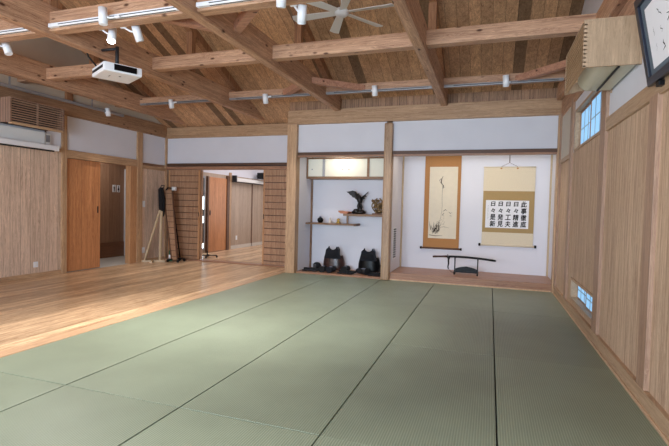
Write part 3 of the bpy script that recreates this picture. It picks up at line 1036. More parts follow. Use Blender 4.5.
ac_box(XR - .001, .61, 3.80, 4.66, 2.312, 2.645, (m_slatY, wood('tan_ash_board', srgb(152, 122, 88), srgb(196, 160, 122), axis='Z', rough=0.5, grain=1.6), m_acbody), 'slatted_box', 'pale slatted wooden box high on the right wall')
BOXL = ac_box(XL + .001, -6.40, 4.60, 5.46, 2.32, 2.655, (m_brownslat, m_brownend, m_dark), 'slatted_box', 'brown slatted wooden box high on the left wall', ns=10)  # left unit coloured dark to paint the shade between its louvers
obj('bottom_rail', B((-6.47, -6.40, 4.62, 5.44, 2.300, 2.335), bevel=.008), m_slatY, BOXL)

# roller screen on the left wall
t = thing('projection_screen', 'long white roller screen case on the left wall under the brown slatted box', 'projection screen', (-6.68, 4.6, 2.06))
obj('case', B((-6.72, -6.63, 3.4, 5.54, 2.03, 2.105), bevel=.012), m_white, t)
obj('end_cap', B((-6.725, -6.625, 5.54, 5.56, 2.025, 2.11), bevel=.006), m_whiteplas, t)
obj('bottom_bar', B((-6.69, -6.66, 3.45, 5.50, 2.008, 2.03)), m_dark, t)
obj('fabric', B((-6.735, -6.72, 3.4, 5.38, 2.03, 2.30)), m_whiteplas, t)
t = thing('remote_holder', 'small white wall holder above the screen case end', 'holder', (-6.75, 5.42, 2.12))
obj('case', B((-6.799, -6.74, 5.40, 5.50, 2.115, 2.295), bevel=.006), m_whiteplas, t)
obj('slot', B((-6.7395, -6.737, 5.415, 5.485, 2.16, 2.27)), m_grey, t)

# outlets and switches
for nm, cat, yy, zz, h, lab in (('wall_outlet', 'outlet', 5.29, .205, .09, 'white wall outlet low on the left wall boards'),
                                ('light_switch', 'switch', 7.66, 1.20, .13, 'white light switch on the boards right of the left doorway'),
                                ('wall_outlet', 'outlet', 7.66, .24, .12, 'white wall outlet low beside the leaning stand')):
    t = thing(nm, lab, cat, (XL, yy, zz))
    obj('plate', B((XL + .0005, XL + .010, yy - .037, yy + .037, zz - h / 2, zz + h / 2), bevel=.003), m_white, t)
    obj('socket' if cat == 'outlet' else 'rocker', B((XL + .010, XL + .014, yy - .016, yy + .016, zz - h / 4, zz + h / 4), bevel=.001), m_whiteplas, t)
t = thing('wall_outlet', 'white wall outlet low on the wall of the next room', 'outlet', (-6.75, 11.25, .3))
obj('plate', B((-6.7495, -6.74, 11.21, 11.29, .24, .36), bevel=.003), m_white, t)
obj('socket', B((-6.74, -6.737, 11.235, 11.265, .27, .33)), m_whiteplas, t)

# ------------------------------------------------------------------ leaning things in the far left corner
t = thing('wooden_stand', 'pale wooden A shaped stand with a diagonal brace in the far left corner', 'stand', (-6.62, 7.75, 0))
b0, b1 = Vector((-6.78, 7.60, .0)), Vector((-6.38, 7.83, .0))
dv = (b1 - b0).normalized()
bm = bmesh.new()
obox(bm, b0 + Vector((0, 0, .02)), b1 + Vector((0, 0, .02)), .05, .04, bevel=.003)
obox(bm, b0 + dv * .22 + Vector((.08, -.16, .02)), b0 + dv * .22 + Vector((-.06, .13, .02)), .05, .04, bevel=.003)
obj('base', bm, m_ply, t)
bm = bmesh.new()
obox(bm, b0 + dv * .36 + Vector((0, 0, .04)), b0 + dv * .38 + Vector((0, 0, 1.06)), .04, .04, up=(1, 0, 0), bevel=.003)
obj('upright', bm, m_ply, t)
bm = bmesh.new()
obox(bm, b0 + dv * .06 + Vector((0, 0, .04)), b0 + dv * .35 + Vector((0, 0, 1.08)), .035, .035, up=(1, 0, 0), bevel=.003)
obj('brace', bm, m_ply, t)
t = thing('slatted_screen', 'narrow slatted wooden screen leaning upright in front of the slatted door', 'screen', (-6.2, 8.0, 0))
bm = bmesh.new()
ptop = [(-6.60, 8.02, 1.50), (-6.37, 8.02, 1.50)]
pbot = [(-6.31, 7.95, .05), (-6.17, 7.95, .05)]
pts = [ptop[0], ptop[1], pbot[1], pbot[0]]
prism(bm, pts, (0, .025, 0))
obj('board', bm, m_slat, t)
for k in range(12):
    f = (k + .5) / 12
    a = Vector(ptop[0]).lerp(Vector(pbot[0]), f)
    b = Vector(ptop[1]).lerp(Vector(pbot[1]), f)
    bm = bmesh.new()
    obox(bm, a + Vector((.012, -.004, 0)), b + Vector((-.012, -.004, 0)), .008, .012)
    obj('batten', bm, m_batten, t)
for a, b in ((ptop[0], pbot[0]), (ptop[1], pbot[1])):
    bm = bmesh.new()
    obox(bm, Vector(a) + Vector((0, -.003, 0)), Vector(b) + Vector((0, -.003, 0)), .016, .036, up=(0, 1, 0))
    obj('edge_strip', bm, m_batten, t)
t = thing('folding_trolley', 'black folded trolley behind the leaning slatted panel', 'trolley', (-6.4, 8.1, 0))
bm = bmesh.new()
for x0, x1 in ((-6.66, -6.30), (-6.50, -6.22)):
    tube(bm, [(x0, 8.16, 1.50), (x1, 8.10, .08)], .014)
tube(bm, [(-6.66, 8.16, 1.50), (-6.60, 8.16, 1.56), (-6.50, 8.16, 1.55), (-6.46, 8.16, 1.48)], .014)
obj('frame', bm, m_black, t)
bm = bmesh.new()
tube(bm, [(-6.34, 7.86, .05), (-6.24, 8.12, .06)], .014)
tube(bm, [(-6.10, 7.88, .05), (-6.14, 8.14, .06)], .014)
tube(bm, [(-6.24, 8.12, .06), (-6.14, 8.14, .06)], .014)
obj('base', bm, m_black, t)
for p in ((-6.34, 7.86), (-6.24, 8.12), (-6.10, 7.88), (-6.14, 8.14)):
    bm = bmesh.new()
    cyl(bm, (p[0] - .012, p[1], .03), (p[0] + .012, p[1], .03), .03, seg=16)
    obj('wheel', bm, m_rubber, t)
obj('clamp', B((-6.44, -6.36, 8.08, 8.14, 1.50, 1.58), bevel=.006), m_whiteplas, t)
t = thing('black_bag', 'black cloth bag hanging left of the top of the slatted screen', 'bag', (-6.6, 7.93, 1.0))
bm = bmesh.new()
prism(bm, [(-6.655, 7.9, 1.54), (-6.55, 7.9, 1.56), (-6.50, 7.9, 1.30), (-6.51, 7.9, .98), (-6.56, 7.9, .92), (-6.63, 7.9, 1.0)], (0, .08, 0))
bmesh.ops.bevel(bm, geom=bm.edges[:], offset=.02, segments=2, affect='EDGES')
obj('body', bm, m_blackc, t)
bm = bmesh.new()
tube(bm, [(-6.63, 7.94, 1.52), (-6.62, 7.98, 1.60), (-6.56, 8.0, 1.60), (-6.55, 7.94, 1.52)], .009)
obj('strap', bm, m_black, t)
t = thing('spray_bottle', 'small green bottle with white label on the floor behind the wooden stand', 'bottle', (-6.38, 8.0, 0))
bm = bmesh.new()
lathe(bm, (-6.38, 8.0, .0), [(.038, 0), (.042, .02), (.042, .20), (.02, .25), (.016, .28)], 18)
obj('body', bm, m_green, t)
bm = bmesh.new()
lathe(bm, (-6.38, 8.0, .06), [(.0428, 0), (.0428, .08)], 18)
obj('paper_band', bm, m_white, t)
bm = bmesh.new()
lathe(bm, (-6.38, 8.0, .28), [(.02, 0), (.02, .035), (.012, .045)], 14)
obj('cap', bm, m_green, t)

# ------------------------------------------------------------------ shelf alcove: cupboard, shelves, ornaments
SY = 8.12
t = thing('wall_cupboard', 'cream sliding door wall cupboard at the top of the shelf alcove', 'cupboard', (-2.5, 8.2, 1.76))
obj('bottom_board', B((-3.355, -1.705, SY, AB - .002, 1.765, 1.81), bevel=.003), m_shelf, t)
obj('top_board', B((-3.355, -1.705, SY, AB - .002, 2.14, 2.165)), m_shelf, t)
obj('stile', B((-3.355, -3.325, SY, SY + .04, 1.81, 2.14)), m_shelf, t)
for i, (a, b) in enumerate(((-3.325, -3.03), (-2.985, -2.16), (-2.115, -1.705))):
    if i == 1:
        m_ = (a + b) / 2
        for aa, bb, hx_ in ((a, m_, m_ - .06), (m_, b, m_ + .06)):
            dd = obj('door', B((aa, bb, SY + (.018 if aa == a else .022), SY + .035, 1.81, 2.14)), m_cupdoor, t)
            bm = bmesh.new()
            cyl(bm, (hx_, SY + .014, 1.945), (hx_, SY + .023, 1.945), .012, seg=14)
            obj('knob', bm, m_grey, dd)
    else:
        dd = obj('door', B((a, b, SY + .012, SY + .03, 1.81, 2.14)), m_cupdoor, t)
        bm = bmesh.new()
        hx_ = a + .08 if i == 0 else b - .08
        cyl(bm, (hx_, SY + .006, 1.945), (hx_, SY + .013, 1.945), .012, seg=14)
        obj('knob', bm, m_grey, dd)
for a in (-3.03, -2.16):
    obj('divider', B((a, a + .045, SY - .002, SY + .03, 1.81, 2.14), bevel=.002), m_grey if a < -3 else m_shelf, t)
t = thing('wall_shelf', 'lower wooden alcove shelf running from the left wall', 'shelf', (-2.9, 8.2, .91), 'staggered alcove shelves')
obj('board', B((-3.355, -2.36, SY, AB - .002, .895, .925), bevel=.003), m_shelf, t)
obj('end_block', B((-2.39, -2.34, SY - .004, AB - .002, .888, .932), bevel=.005), m_batten, t)
t = thing('wall_shelf', 'upper wooden alcove shelf with an upturned left end', 'shelf', (-2.1, 8.2, 1.1), 'staggered alcove shelves')
obj('board', B((-2.60, -1.705, SY, AB - .002, 1.075, 1.115), bevel=.003), m_shelf, t)
bm = bmesh.new()
pr = [(-2.60, 1.116), (-2.52, 1.116), (-2.50, 1.150), (-2.56, 1.163), (-2.64, 1.158), (-2.69, 1.172), (-2.695, 1.148), (-2.65, 1.12)]
prism(bm, [(x, SY - .004, z) for x, z in pr], (0, .28, 0))
obj('upturned_end', bm, wood('shelf_end', srgb(176, 88, 40), srgb(214, 126, 66), axis='Y', rough=.35), t)
obj('support_post', B((-2.545, -2.515, SY + .05, SY + .09, .925, 1.075)), m_shelf, t)

# bronze eagle on a rock
t = thing('bird_statue', 'dark bronze bird statue with raised wings on the upper shelf', 'statue', (-2.33, 8.26, 1.116))
sx, sy, sz = -2.335, 8.26, 1.116
bm = bmesh.new()
for (dx, dy, dz, r) in ((0, 0, .025, (.13, .07, .035)), (-.05, 0, .05, (.07, .05, .045)), (.02, .01, .09, (.05, .045, .07)), (.06, 0, .04, (.06, .05, .04)),
                        (0, 0, .15, (.035, .035, .06)), (-.09, .0, .03, (.05, .04, .03))):
    ball(bm, (sx + dx, sy + dy, sz + dz), r, 12, noise=.25)
obj('rock_base', bm, m_bronze, t)
bm = bmesh.new()
ball(bm, (sx + .01, sy, sz + .27), (.052, .046, .095), 16, rot=Matrix.Rotation(-.25, 3, 'Y').to_quaternion())
ball(bm, (sx - .018, sy - .01, sz + .36), (.024, .022, .028), 12)
tube(bm, [(sx - .035, sy - .01, sz + .36), (sx - .058, sy - .012, sz + .352), (sx - .062, sy - .012, sz + .34)], [.010, .007, .002])
for k in (-1, 1):
    tube(bm, [(sx + .01, sy + .018 * k, sz + .21), (sx + .0, sy + .02 * k, sz + .16)], [.018, .01])
for k in range(5):
    tube(bm, [(sx + .03, sy - .02 + k * .01, sz + .21), (sx + .05 + k * .004, sy - .03 + k * .015, sz + .12)], [.012, .005])
obj('body', bm, m_bronze, t)


def wing(sgn, root, pts, y):
    bm = bmesh.new()
    prism(bm, [(root[0] + px, y, root[1] + pz) for px, pz in pts], (0, .012, 0))
    for i in range(6):
        f = i / 5
        a = Vector((root[0] + pts[1][0] * (.25 + .75 * f), y - .002, root[1] + pts[1][1] * (.25 + .75 * f)))
        tube(bm, [a, a + Vector((sgn * .03, .0, -.06 + .02 * f))], [.010, .003], 6)
    obj('wing', bm, m_bronze, t)


wing(-1, (sx - .005, sz + .31), [(.01, .03), (-.06, .11), (-.12, .13), (-.17, .115), (-.245, .105), (-.19, .07), (-.17, .045), (-.14, .03), (-.12, .0), (-.08, -.005), (-.05, -.04), (.0, -.05)], sy - .02)
wing(1, (sx + .025, sz + .30), [(0, 0), (.07, .06), (.145, .125), (.15, .11), (.10, .055), (.115, .03), (.06, .01), (.09, -.01), (.03, -.03)], sy + .01)

# gilt ornament
t = thing('gilt_ornament', 'ornate gilt openwork ornament beside the pillar on the upper shelf', 'ornament', (-1.95, 8.24, 1.116))
bm = bmesh.new()
ox, oy, oz = -1.95, 8.24, 1.116
for k in range(60):
    a = k * 2.4
    rr = .01 + .095 * ((k * 7) % 10) / 10
    zz = .02 + .25 * ((k * 3) % 13) / 13
    ball(bm, (ox + rr * math.cos(a) * 1.15, oy + rr * math.sin(a) * .45, oz + zz), (.028, .022, .026), 10, noise=.35)
obj('figure', bm, m_gilt, t)
bm = bmesh.new()
for s_ in (-1, 1):
    pts = [(ox + s_ * (.02 + .10 * math.sin(i / 9 * math.pi)), oy - .03, oz + .02 + .28 * i / 9) for i in range(10)]
    tube(bm, pts, .011, 8)
    tube(bm, [(ox + s_ * .02, oy - .02, oz + .15), (ox + s_ * .09, oy - .03, oz + .22), (ox + s_ * .12, oy - .02, oz + .29)], [.013, .010, .004])
obj('scrollwork', bm, m_gilt, t)
bm = bmesh.new()
add_box(bm, ox - .11, ox + .11, oy - .06, oy + .06, oz, oz + .022, bevel=.006)
obj('base', bm, m_batten, t)

# small ornaments on the lower shelf
t = thing('black_jar', 'small dark round jar on the lower shelf', 'jar', (-3.10, 8.25, .926))
bm = bmesh.new()
lathe(bm, (-3.10, 8.25, .926), [(.03, 0), (.05, .02), (.06, .05), (.05, .085), (.025, .10), (.02, .11)], 20)
obj('body', bm, m_black, t)
bm = bmesh.new()
lathe(bm, (-3.10, 8.25, 1.036), [(.024, 0), (.02, .012), (.006, .02)], 16)
obj('lid', bm, m_silver, t)
t = thing('ceramic_figurine', 'small white ceramic figurine in the middle of the lower shelf', 'figurine', (-2.90, 8.25, .926))
bm = bmesh.new()
lathe(bm, (-2.90, 8.25, .926), [(.035, 0), (.036, .015), (.018, .05), (.022, .065), (.012, .08)], 16)
obj('body', bm, m_ceramic, t)
bm = bmesh.new()
ball(bm, (-2.90, 8.25, 1.016), .016, 12)
obj('head', bm, m_ceramic, t)
t = thing('gold_figurine', 'small yellow gold figurine near the right end of the lower shelf', 'figurine', (-2.73, 8.25, .926))
bm = bmesh.new()
lathe(bm, (-2.73, 8.25, .926), [(.04, 0), (.042, .012), (.02, .04), (.03, .06), (.03, .08), (.012, .095)], 16)
obj('body', bm, m_gold, t)
bm = bmesh.new()
ball(bm, (-2.76, 8.25, .985), (.012, .012, .02), 10)
ball(bm, (-2.70, 8.25, .985), (.012, .012, .02), 10)
obj('handle', bm, m_ceramic, t)


# ------------------------------------------------------------------ kendo armour
def chest_guard(cx, cy, cz, lab, shell_mat, rot=0.0):
    t = thing('chest_guard', lab, 'martial arts armour', (cx, cy, cz), 'chest guards standing on the alcove floor', rot)

    def P(x, y, z):
        return Vector((x * 1.14, y, z * 1.02))
    # curved lacquered shell
    bm = bmesh.new()
    nu, nv = 20, 8
    outer, inner = [], []
    for th, lst in ((1.0, outer), (.93, inner)):
        for j in range(nv + 1):
            v = j / nv
            row = []
            for i in range(nu + 1):
                a = math.radians(-98 + 196 * i / nu)
                rx = (.185 - .03 * v + .012 * math.sin(v * math.pi)) * th
                ry = (.13 - .02 * v) * th
                row.append(bm.verts.new(P(rx * math.sin(a), -ry * math.cos(a) + .04, .03 + .25 * v - .035 * (1 - abs(math.sin(a))) * (1 - v))))
            lst.append(row)
    for j in range(nv):
        for i in range(nu):
            for l_ in (outer, inner):
                f = bm.faces.new((l_[j][i], l_[j][i + 1], l_[j + 1][i + 1], l_[j + 1][i]))
                f.smooth = True
    for i in range(nu):
        bm.faces.new((outer[0][i], inner[0][i], inner[0][i + 1], outer[0][i + 1]))
        bm.faces.new((outer[nv][i], inner[nv][i], inner[nv][i + 1], outer[nv][i + 1]))
    for j in range(nv):
        bm.faces.new((outer[j][0], outer[j + 1][0], inner[j + 1][0], inner[j][0]))
        bm.faces.new((outer[j][nu], outer[j + 1][nu], inner[j + 1][nu], inner[j][nu]))
    obj('shell', bm, shell_mat, t, shift=False)
    # breast plate with two pointed shoulders
    bm = bmesh.new()
    prism(bm, [P(-.145, -.075, .22), P(-.125, -.07, .31), P(-.115, -.065, .385), P(-.075, -.06, .43), P(-.065, -.06, .445), P(-.055, -.06, .41), P(-.02, -.06, .385),
               P(.02, -.06, .385), P(.055, -.06, .41), P(.065, -.06, .445), P(.075, -.06, .43), P(.115, -.065, .385), P(.125, -.07, .31), P(.145, -.075, .22)], (0, .035, 0))
    bmesh.ops.recalc_face_normals(bm, faces=bm.faces[:])
    obj('breast_plate', bm, m_indigo, t, shift=False)
    bm = bmesh.new()
    for k in range(4):
        z = .26 + k * .026
        tube(bm, [P(-.10 + k * .006, -.083, z), P(0, -.088, z - .012), P(.10 - k * .006, -.083, z)], .005, 6)
    obj('stitched_band', bm, m_blackc, t, shift=False)
    for s_ in (-1, 1):
        bm = bmesh.new()
        tube(bm, [P(s_ * .065, -.05, .42), P(s_ * .08, .0, .44), P(s_ * .09, .06, .38), P(s_ * .08, .09, .26)], .008)
        obj('strap', bm, m_silver if shell_mat is m_black else m_blackc, t, shift=False)
    return t


def glove(cx, cy, cz, rotz, lab, cuffmat=None):
    t = thing('kendo_glove', lab, 'glove', (cx, cy, cz), 'padded gloves on the alcove floor', rotz)
    bm = bmesh.new()
    ball(bm, (0, .06, .055), (.058, .075, .052), 18)
    ball(bm, (.0, .10, .05), (.05, .05, .045), 14)
    obj('fist', bm, m_indigo, t, shift=False)
    bm = bmesh.new()
    ball(bm, (.05, .03, .05), (.025, .05, .03), 12)
    obj('thumb', bm, m_indigo, t, shift=False)
    bm = bmesh.new()
    cyl(bm, (0, .0, .052), (0, -.14, .055), .046, .058, 20)
    obj('cuff', bm, cuffmat or m_blackc, t, shift=False)
    bm = bmesh.new()
    for k in range(3):
        tube(bm, [(-.03, -.02 - k * .03, .10), (0, -.035 - k * .03, .108), (.03, -.02 - k * .03, .10)], .005, 6)
    obj('lacing', bm, m_silver, t, shift=False)
    return t


def apron(cx, cy, cz, rotz, lab):
    t = thing('waist_guard', lab, 'martial arts armour', (cx, cy, cz), 'waist guards lying on the alcove floor', rotz)
    for k in range(3):
        bm = bmesh.new()
        x = -.14 + k * .14
        add_box(bm, x - .066, x + .066, -.10, .12, .004 + .006 * (k == 1), .022 + .006 * (k == 1), bevel=.006)
        obj('flap', bm, m_indigo, t, shift=False)
    bm = bmesh.new()
    add_box(bm, -.24, .24, .10, .15, .012, .045, bevel=.008)
    obj('belt', bm, m_blackc, t, shift=False)
    return t


chest_guard(-2.80, 8.21, .031, 'black armour chest guard with brown shell, left of the pair', m_brownshell)
chest_guard(-2.10, 8.21, .031, 'all black armour chest guard, right of the pair beside the pillar', m_black)
glove(-2.90, 7.94, .031, .1, 'padded dark glove in front of the brown chest guard on its left')
glove(-2.73, 7.93, .031, -.1, 'padded dark glove in front of the brown chest guard on its right', m_indigo)
glove(-2.515, 8.13, .031, .0, 'padded dark glove standing right of the brown chest guard')
glove(-2.16, 7.96, .031, 1.0, 'padded dark glove with pale lacing in front of the all black chest guard')


def head_guard(cx, cy, cz, rz, lab):
    t = thing('head_guard', lab, 'martial arts helmet', (cx, cy, cz), 'padded head guards on the alcove floor', rz)
    bm = bmesh.new()
    ball(bm, (0, 0, .11), (.085, .10, .105), 20)
    obj('padded_hood', bm, m_indigo, t, shift=False)
    bm = bmesh.new()
    for s_ in (-1, 1):
        prism(bm, [(s_ * .07, -.02, .12), (s_ * .135, .03, .03), (s_ * .12, .10, .01), (s_ * .06, .08, .10)], (0, 0, .02))
    obj('side_flap', bm, m_blackc, t, shift=False)
    bm = bmesh.new()
    for k in range(6):
        z = .05 + k * .022
        tube(bm, [(-.06, -.075, z), (-.03, -.105, z), (0, -.113, z), (.03, -.105, z), (.06, -.075, z)], .004, 6)
    tube(bm, [(0, -.10, .03), (0, -.117, .08), (0, -.105, .18)], .005, 6)
    obj('face_grill', bm, m_grey, t, shift=False)
    return t


head_guard(-1.79, 8.05, .031, .1, 'dark padded head guard between the black chest guard and the pillar').scale = (.8, .8, .95)
head_guard(-3.13, 8.20, .031, -.5, 'dark padded head guard on its side left of the brown chest guard').scale = (.85, .85, .62)
apron(-3.14, 7.90, .031, .05, 'dark padded waist guard lying flat at the left end of the alcove floor').scale = (.7, .8, 1)
apron(-2.44, 7.87, .031, -.03, 'dark padded waist guard lying flat between the two chest guards').scale = (.7, .8, 1)
apron(-1.88, 7.87, .031, .0, 'dark padded waist guard lying flat in front of the head guard by the pillar').scale = (.64, .8, 1)

# ------------------------------------------------------------------ scroll alcove contents
FY = TB - .02   # plane of the scrolls


def uv(px, py):
    """pixel measurement of the back plane turned into metres once, at building time (flat posters on the back wall)"""
    return px, py


# left scroll: measured on the alcove back wall
L = dict(x0=-1.17, x1=-.52, z0=.49, z1=2.50)
t = thing('hanging_scroll', 'tall orange brown hanging scroll with a bird painting', 'hanging scroll', (-.85, FY, .5), 'hanging scrolls in the alcove')
obj('silk_mount', B((-1.175, -.52, FY, FY + .005, .53, 2.45)), m_orangesilk, t)
obj('painting', B((-1.085, -.575, FY - .003, FY, .70, 2.03)), m_paper, t)
bm = bmesh.new()
cyl(bm, (-1.20, FY, .515), (-.495, FY, .515), .018)
obj('roller', bm, m_batten, t)
for a in (-1.225, -.495):
    bm = bmesh.new()
    cyl(bm, (a, FY, .515), (a + .03, FY, .515), .024)
    obj('roller_knob', bm, m_black, t)
bm = bmesh.new()
cyl(bm, (-1.18, FY, 2.455), (-.515, FY, 2.455), .010)
obj('top_rod', bm, m_batten, t)
bm = bmesh.new()
tube(bm, [(-1.0, FY, 2.46), (-.85, FY + .004, 2.58), (-.70, FY, 2.46)], .004)
obj('cord', bm, m_batten, t)
yy = FY - .0045


SW = .62


def stroke(bm, pts, rad):
    """a flat brush stroke lying on the paper"""
    pts = [Vector((p[0], yy, p[1])) for p in pts]
    rads = rad if isinstance(rad, (list, tuple)) else [rad] * len(pts)
    L_, R_ = [], []
    for i, p in enumerate(pts):
        d = (pts[min(i + 1, len(pts) - 1)] - pts[max(i - 1, 0)]).normalized()
        s_ = Vector((-d.z, 0, d.x))
        L_.append(bm.verts.new(p + s_ * rads[i] * SW))
        R_.append(bm.verts.new(p - s_ * rads[i] * SW))
    for i in range(len(pts) - 1):
        bm.faces.new((L_[i], L_[i + 1], R_[i + 1], R_[i]))


bm = bmesh.new()
# bird on a stem
stroke(bm, [(-.84, 1.86), (-.865, 1.80), (-.87, 1.74), (-.855, 1.70)], [.004, .012, .016, .004])
stroke(bm, [(-.87, 1.82), (-.90, 1.78), (-.885, 1.73)], [.003, .008, .003])
stroke(bm, [(-.855, 1.72), (-.83, 1.68), (-.835, 1.62)], [.006, .015, .003])
stroke(bm, [(-.84, 1.64), (-.80, 1.66)], [.005, .002])
stroke(bm, [(-.845, 1.70), (-.848, 1.45), (-.84, 1.30)], .0035)
stroke(bm, [(-.84, 1.30), (-.845, 1.22), (-.86, 1.10), (-.88, .98)], .003)
stroke(bm, [(-.83, 1.20), (-.78, 1.24), (-.75, 1.22)], [.003, .010, .003])
stroke(bm, [(-.80, 1.18), (-.83, 1.14), (-.81, 1.12)], [.003, .009, .003])
stroke(bm, [(-.72, 1.20), (-.69, 1.17), (-.66, 1.19)], [.003, .008, .003])
stroke(bm, [(-.70, 1.13), (-.66, 1.12)], [.006, .002])
random.seed(3)
for k in range(34):
    x = -1.05 + random.random() * .17
    z = .78 + random.random() * .10
    a = random.uniform(-.5, .6)
    L2 = random.uniform(.06, .16)
    stroke(bm, [(x, z), (x + math.sin(a) * L2 * .5, z + math.cos(a) * L2 * .5), (x + math.sin(a * 1.3) * L2, z + math.cos(a) * L2)], [.003, .007, .001])
obj('ink_picture', bm, m_inkp, t)
bm = bmesh.new()
stroke(bm, [(-1.07, .76), (-.95, .745), (-.82, .755)], [.01, .014, .003])
stroke(bm, [(-.98, .92), (-.88, .95), (-.82, 1.02), (-.80, 1.10)], [.004, .004, .003, .002])
stroke(bm, [(-.90, .90), (-.80, .92), (-.70, .90)], [.003, .006, .002])
for k in range(10):
    x = -.97 + random.random() * .2
    z = .95 + random.random() * .12
    stroke(bm, [(x, z), (x + .02, z + .015)], [.005, .002])
obj('ink_wash', bm, m_inkl, t)

# right scroll with calligraphy
t = thing('hanging_scroll', 'wide cream and ochre hanging scroll with five columns of black calligraphy', 'hanging scroll', (.3, FY, .6), 'hanging scrolls in the alcove')
xl, xr = -.125, .735
tt0 = FY
obj('silk_mount', B((xl, xr, tt0, tt0 + .005, .63, 2.02)), m_cream, t)
obj('ochre_panel', B((xl + .005, xr - .003, tt0 - .002, tt0, .855, 1.595)), m_goldsilk, t)
obj('paper', B((-.072, .648, tt0 - .004, tt0 - .002, .935, 1.43)), m_paperw, t)
bm = bmesh.new()
cyl(bm, (xl - .02, tt0, .625), (xr + .025, tt0, .625), .018)
obj('roller', bm, m_cream, t)
for a in (xl - .05, xr + .02):
    bm = bmesh.new()
    cyl(bm, (a, tt0, .625), (a + .035, tt0, .625), .026)
    obj('roller_knob', bm, m_black, t)
bm = bmesh.new()
cyl(bm, (xl - .005, tt0, 2.02), (xr + .005, tt0, 2.02), .010)
obj('top_rod', bm, m_cream, t)
bm = bmesh.new()
tube(bm, [(.17, tt0, 2.03), (.305, tt0 + .004, 2.10), (.44, tt0, 2.03)], .003)
tube(bm, [(.305, tt0 + .004, 2.10), (.303, tt0 + .006, 2.40)], .006)
obj('cord', bm, m_batten, t)


def text_mesh(body, size, bold):
    c = bpy.data.curves.new('text', 'FONT')
    c.body = body
    c.size = size
    c.offset = bold
    c.align_x = 'CENTER'
    c.align_y = 'CENTER'
    o = bpy.data.objects.new('text', c)
    COL.objects.link(o)
    dg = bpy.context.evaluated_depsgraph_get()
    me = bpy.data.meshes.new_from_object(o.evaluated_get(dg))
    bpy.data.objects.remove(o)
    xs = [v.co.x for v in me.vertices]
    ys = [v.co.y for v in me.vertices]
    mx, my = (min(xs) + max(xs)) / 2, (min(ys) + max(ys)) / 2
    w_, h_ = max(xs) - min(xs), max(ys) - min(ys)
    bm = bmesh.new()
    bm.from_mesh(me)
    for v in bm.verts:
        v.co.x -= mx
        v.co.y -= my
    return bm, w_, h_


def glyph(dst, ch, cx, cz, y, w, h, bold, slant=.06):
    try:
        bm, gw, gh = text_mesh(ch, .1, bold)
    except Exception:
        return
    if gw <= 0 or gh <= 0:
        bm.free()
        return
    sx_, sz_ = min(w / gw, h / gh * 1.25), min(h / gh, w / gw * 1.25)
    for v in bm.verts:
        X, Z = v.co.x * sx_, v.co.y * sz_
        v.co = Vector((cx + X + Z * slant, y, cz + Z + X * .04))
    merge(dst, bm)


cols = ['此事徹底', '日々精進', '日々工夫', '日々発見', '日々是新']
for i, colm in enumerate(cols):
    bm = bmesh.new()
    cx = .565 - i * .128
    for j, ch in enumerate(colm):
        cz = 1.365 - j * .118
        s_ = .088 if ch not in '々日' else .066
        for k, (dx, dz) in enumerate(((0, 0), (.0035, .001), (-.0035, -.001), (.001, .003), (-.001, -.003), (.003, -.003))):
            glyph(bm, ch, cx + dx, cz + dz, tt0 - .0046 - .0001 * k, s_, s_ * 1.15, 0)
    obj('calligraphy_column', bm, m_ink, t)
yy = tt0 - .0048
bm = bmesh.new()
random.seed(5)
for k in range(11):
    z = 1.34 - k * .024
    stroke(bm, [(-.035 + random.uniform(-.006, .006), z), (-.028 + random.uniform(-.008, .008), z - .008), (-.04, z - .014)], [.001, .004, .001])
obj('signature_marks', bm, m_ink, t)
bm = bmesh.new()
for a in (.17, .44):
    add_box(bm, a - .015, a + .015, tt0 - .003, tt0, 1.985, 2.012)
obj('cord_tab', bm, m_orangesilk, t)

# sword on its stand
t = thing('sword_stand', 'black lacquered sword stand on the scroll alcove floor', 'stand', (-.355, 8.2, .126))
bm = bmesh.new()
add_box(bm, -.56, -.15, 8.17, 8.21, .15, .175, bevel=.004)
prism(bm, [(-.54, 8.18, .17), (-.17, 8.18, .17), (-.17, 8.18, .215), (-.22, 8.18, .235), (-.28, 8.18, .25), (-.355, 8.18, .262), (-.43, 8.18, .25), (-.49, 8.18, .235),
           (-.54, 8.18, .215)], (0, .02, 0))
obj('cross_board', bm, m_black, t)
for x in (-.545, -.165):
    bm = bmesh.new()
    prism(bm, [(x - .012, 8.06, .126), (x - .012, 8.32, .126), (x - .012, 8.31, .15), (x - .012, 8.24, .165), (x - .012, 8.14, .165), (x - .012, 8.07, .15)], (.024, 0, 0))
    obj('foot', bm, m_black, t)
    bm = bmesh.new()
    prism(bm, [(x - .010, 8.16, .16), (x - .010, 8.22, .16), (x - .010, 8.215, .36), (x - .010, 8.235, .40), (x - .010, 8.225, .41), (x - .010, 8.20, .375),
               (x - .010, 8.185, .372), (x - .010, 8.155, .41), (x - .010, 8.145, .40), (x - .010, 8.165, .36)], (.020, 0, 0))
    obj('upright', bm, m_black, t)
t = thing('sword', 'slightly curved black sheathed sword resting on the stand', 'sword', (-.4, 8.19, .40))


def curve_z(x):
    u = (x + .40) / .53
    return .422 - .028 * u * u - .008 * u


bm = bmesh.new()
pts = [(x, 8.19, curve_z(x)) for x in [-.66 + i * .79 / 14 for i in range(15)]]
tube(bm, pts, [.019] * 14 + [.015], 12)
obj('scabbard', bm, m_black, t)
bm = bmesh.new()
pts = [(x, 8.19, curve_z(x)) for x in [-.93 + i * .25 / 6 for i in range(7)]]
tube(bm, pts, [.016, .018, .0165, .016, .0165, .018, .019], 12)
obj('grip', bm, plain('brown_grip_wrap', srgb(64, 38, 30), .7, var=.5, scale=60, bump=.5), t)
bm = bmesh.new()
cyl(bm, (-.675, 8.19, curve_z(-.675)), (-.665, 8.19, curve_z(-.665)), .038, seg=24)
obj('hand_guard', bm, m_black, t)
bm = bmesh.new()
pts = [(-.64, 8.165, .42), (-.655, 8.16, .36), (-.65, 8.155, .30), (-.66, 8.15, .24), (-.655, 8.15, .20)]
tube(bm, pts, [.018, .016, .013, .010, .005], 8)
